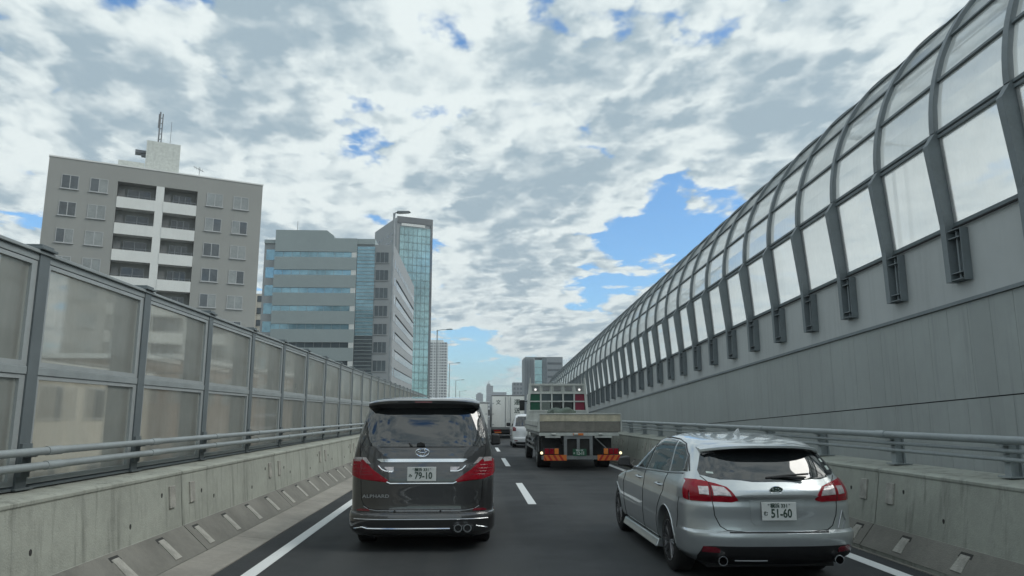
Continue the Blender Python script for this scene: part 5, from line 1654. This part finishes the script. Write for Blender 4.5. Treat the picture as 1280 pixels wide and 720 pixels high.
# cab
cb_ = MB()
cb_.prism([(HB + .25, .75), (HB + 1.95, .75), (HB + 1.98, 1.35), (HB + 1.75, 2.25), (HB + 1.55, 2.38), (HB + .35, 2.38), (HB + .25, 2.25)], -1.02, 1.02, 'x')
cab = cb_.build('cab', M['box_white'], tk, bevel=.05)
MB().box(-1.0, 1.0, HB + .215, HB + .232, 1.2, 2.37).build('rear_panel', M['off_dark'], cab)
MB().box(-.7, .7, HB + .20, HB + .212, 1.55, 2.1).build('rear_window', M['carglass'], cab)
MB().box(-.9, .9, HB + 1.3, HB + 1.9, .4, .75).build('bumper', M['tr_grey'], cab)
for s_ in (-1, 1):
    MB().box(min(s_ * 1.021, s_ * 1.03), max(s_ * 1.021, s_ * 1.03), HB + .6, HB + 1.55, 1.5, 2.15).build('side_window', M['carglass'], cab)
    m = MB(); m.box(min(s_ * 1.10, s_ * 1.30), max(s_ * 1.10, s_ * 1.30), HB + 1.75, HB + 1.83, 1.75, 2.15); m.tube([(s_ * 1.0, HB + 1.7, 2.1), (s_ * 1.15, HB + 1.8, 2.1)], .02, 6); m.build('side_mirror', M['blackplastic'], cab)
# fuel tank
m = MB(); m.lathe([(0, .0), (0, .24), (.9, .24), (.9, 0)], (-.80, 4.3, .62), 'y', 20); m.build('fuel_tank', M['satin'], tk, smooth=True)

# ---------------------------------------------------------------- box trucks
def box_truck(x, y, w, h, label, z0=.70, L=6.2, lettering=True):
    t = empty('box_truck', (x, y, 0), 0, label, 'truck')
    b = MB().box(-w / 2, w / 2, .03, L, z0, h).build('cargo_box', M['box_side'], t, bevel=.02)
    for s_ in (-1, 1):
        m = MB(); m.box(.012 if s_ > 0 else -w / 2 + .05, w / 2 - .05 if s_ > 0 else -.012, -.012, .028, z0 + .05, h - .08)
        d = m.build('rear_door', M['box_white'], t, bevel=.006)
        m = MB(); m.tube([(s_ * .16, -.03, z0 + .06), (s_ * .16, -.03, h - .1)], .018, 8); m.box(s_ * .16 - .03, s_ * .16 + .03, -.05, -.013, z0 + .45, z0 + .60); m.build('lock_rod', M['satin'], d)
        m = MB()
        for z in (z0 + .2, z0 + .9, z0 + 1.6): m.box(s_ * (w / 2 - .12) - .06, s_ * (w / 2 - .12) + .06, -.03, -.013, z, z + .05)
        m.build('hinge', M['satin'], d)
        if lettering:
            if s_ < 0: text_mesh('lettering', '文', .34, M['plate_ink'], d, (-w * .29, -.014, h - .50), depth=.001, bold=.004)
            else: text_mesh('lettering', '運', .42, M['plate_ink'], d, (w * .27, -.014, h - .50), depth=.001, bold=.006); text_mesh('lettering', '送', .40, M['plate_ink'], d, (w * .27, -.014, h - 1.05), depth=.001, bold=.006)
        MB().box(min(s_ * .5, s_ * .95), max(s_ * .5, s_ * .95), -.02, .05, .49, .58).build('tail_light', M['red'], t, bevel=.01)
        MB().box(min(s_ * .45, s_ * .9), max(s_ * .45, s_ * .9), -.035, -.0205, .36, .45).build('striped_reflector', M['orange'], t)
        for yy in (1.3, L + .3): wheel(t, s_ * 1.0, yy, .38, .30, s_, M['tr_grey'], 6)
    m = MB(); m.box(-w / 2, w / 2, .0, .10, h - .075, h + .012); m.box(-w / 2, w / 2, -.02, .1, z0 - .09, z0 - .003); m.build('box_frame', M['tr_grey'], t)
    m = MB(); m.box(-1.0, 1.0, -.018, .06, .40, .46); m.box(-.4, .4, .1, L, .45, z0 - .1); m.build('chassis', M['tr_dark'], t)
    MB().box(-.95, .95, .5, .56, .25, z0 - .1).build('mudflap', M['tr_dark'], t)
    m = MB(); m.prism([(L + .15, .55), (L + 1.9, .55), (L + 1.9, 1.2), (L + 1.6, 2.1), (L + .2, 2.15)], -.95, .95, 'x'); c = m.build('cab', M['box_white'], t, bevel=.05)
    for s_ in (-1, 1): MB().box(min(s_ * 1.05, s_ * 1.25), max(s_ * 1.05, s_ * 1.25), L + 1.6, L + 1.7, 1.5, 1.95).build('side_mirror', M['blackplastic'], c)
    return t
box_truck(2.22, 50.0, 2.26, 2.89, 'white box truck with black characters on its doors, beyond the white hatchback')
box_truck(-0.42, 47.0, 2.5, 2.35, 'pale box truck mostly hidden ahead of the dark minivan', lettering=False)

# ------------------------------------------------------------------ air
hz = MB().box(-1500, 1500, -60, 2200, -10.6, 130).build('haze', M['ground'])
tag(hz, kind='stuff')
m, t = new_mat('haze_air')
t.n('ShaderNodeOutputMaterial', {'Volume': t.n('ShaderNodeVolumePrincipled', {'Color': (.85, .9, .95, 1), 'Density': .00038, 'Anisotropy': .2}).outputs[0]})
hz.data.materials.clear()
hz.data.materials.append(m)
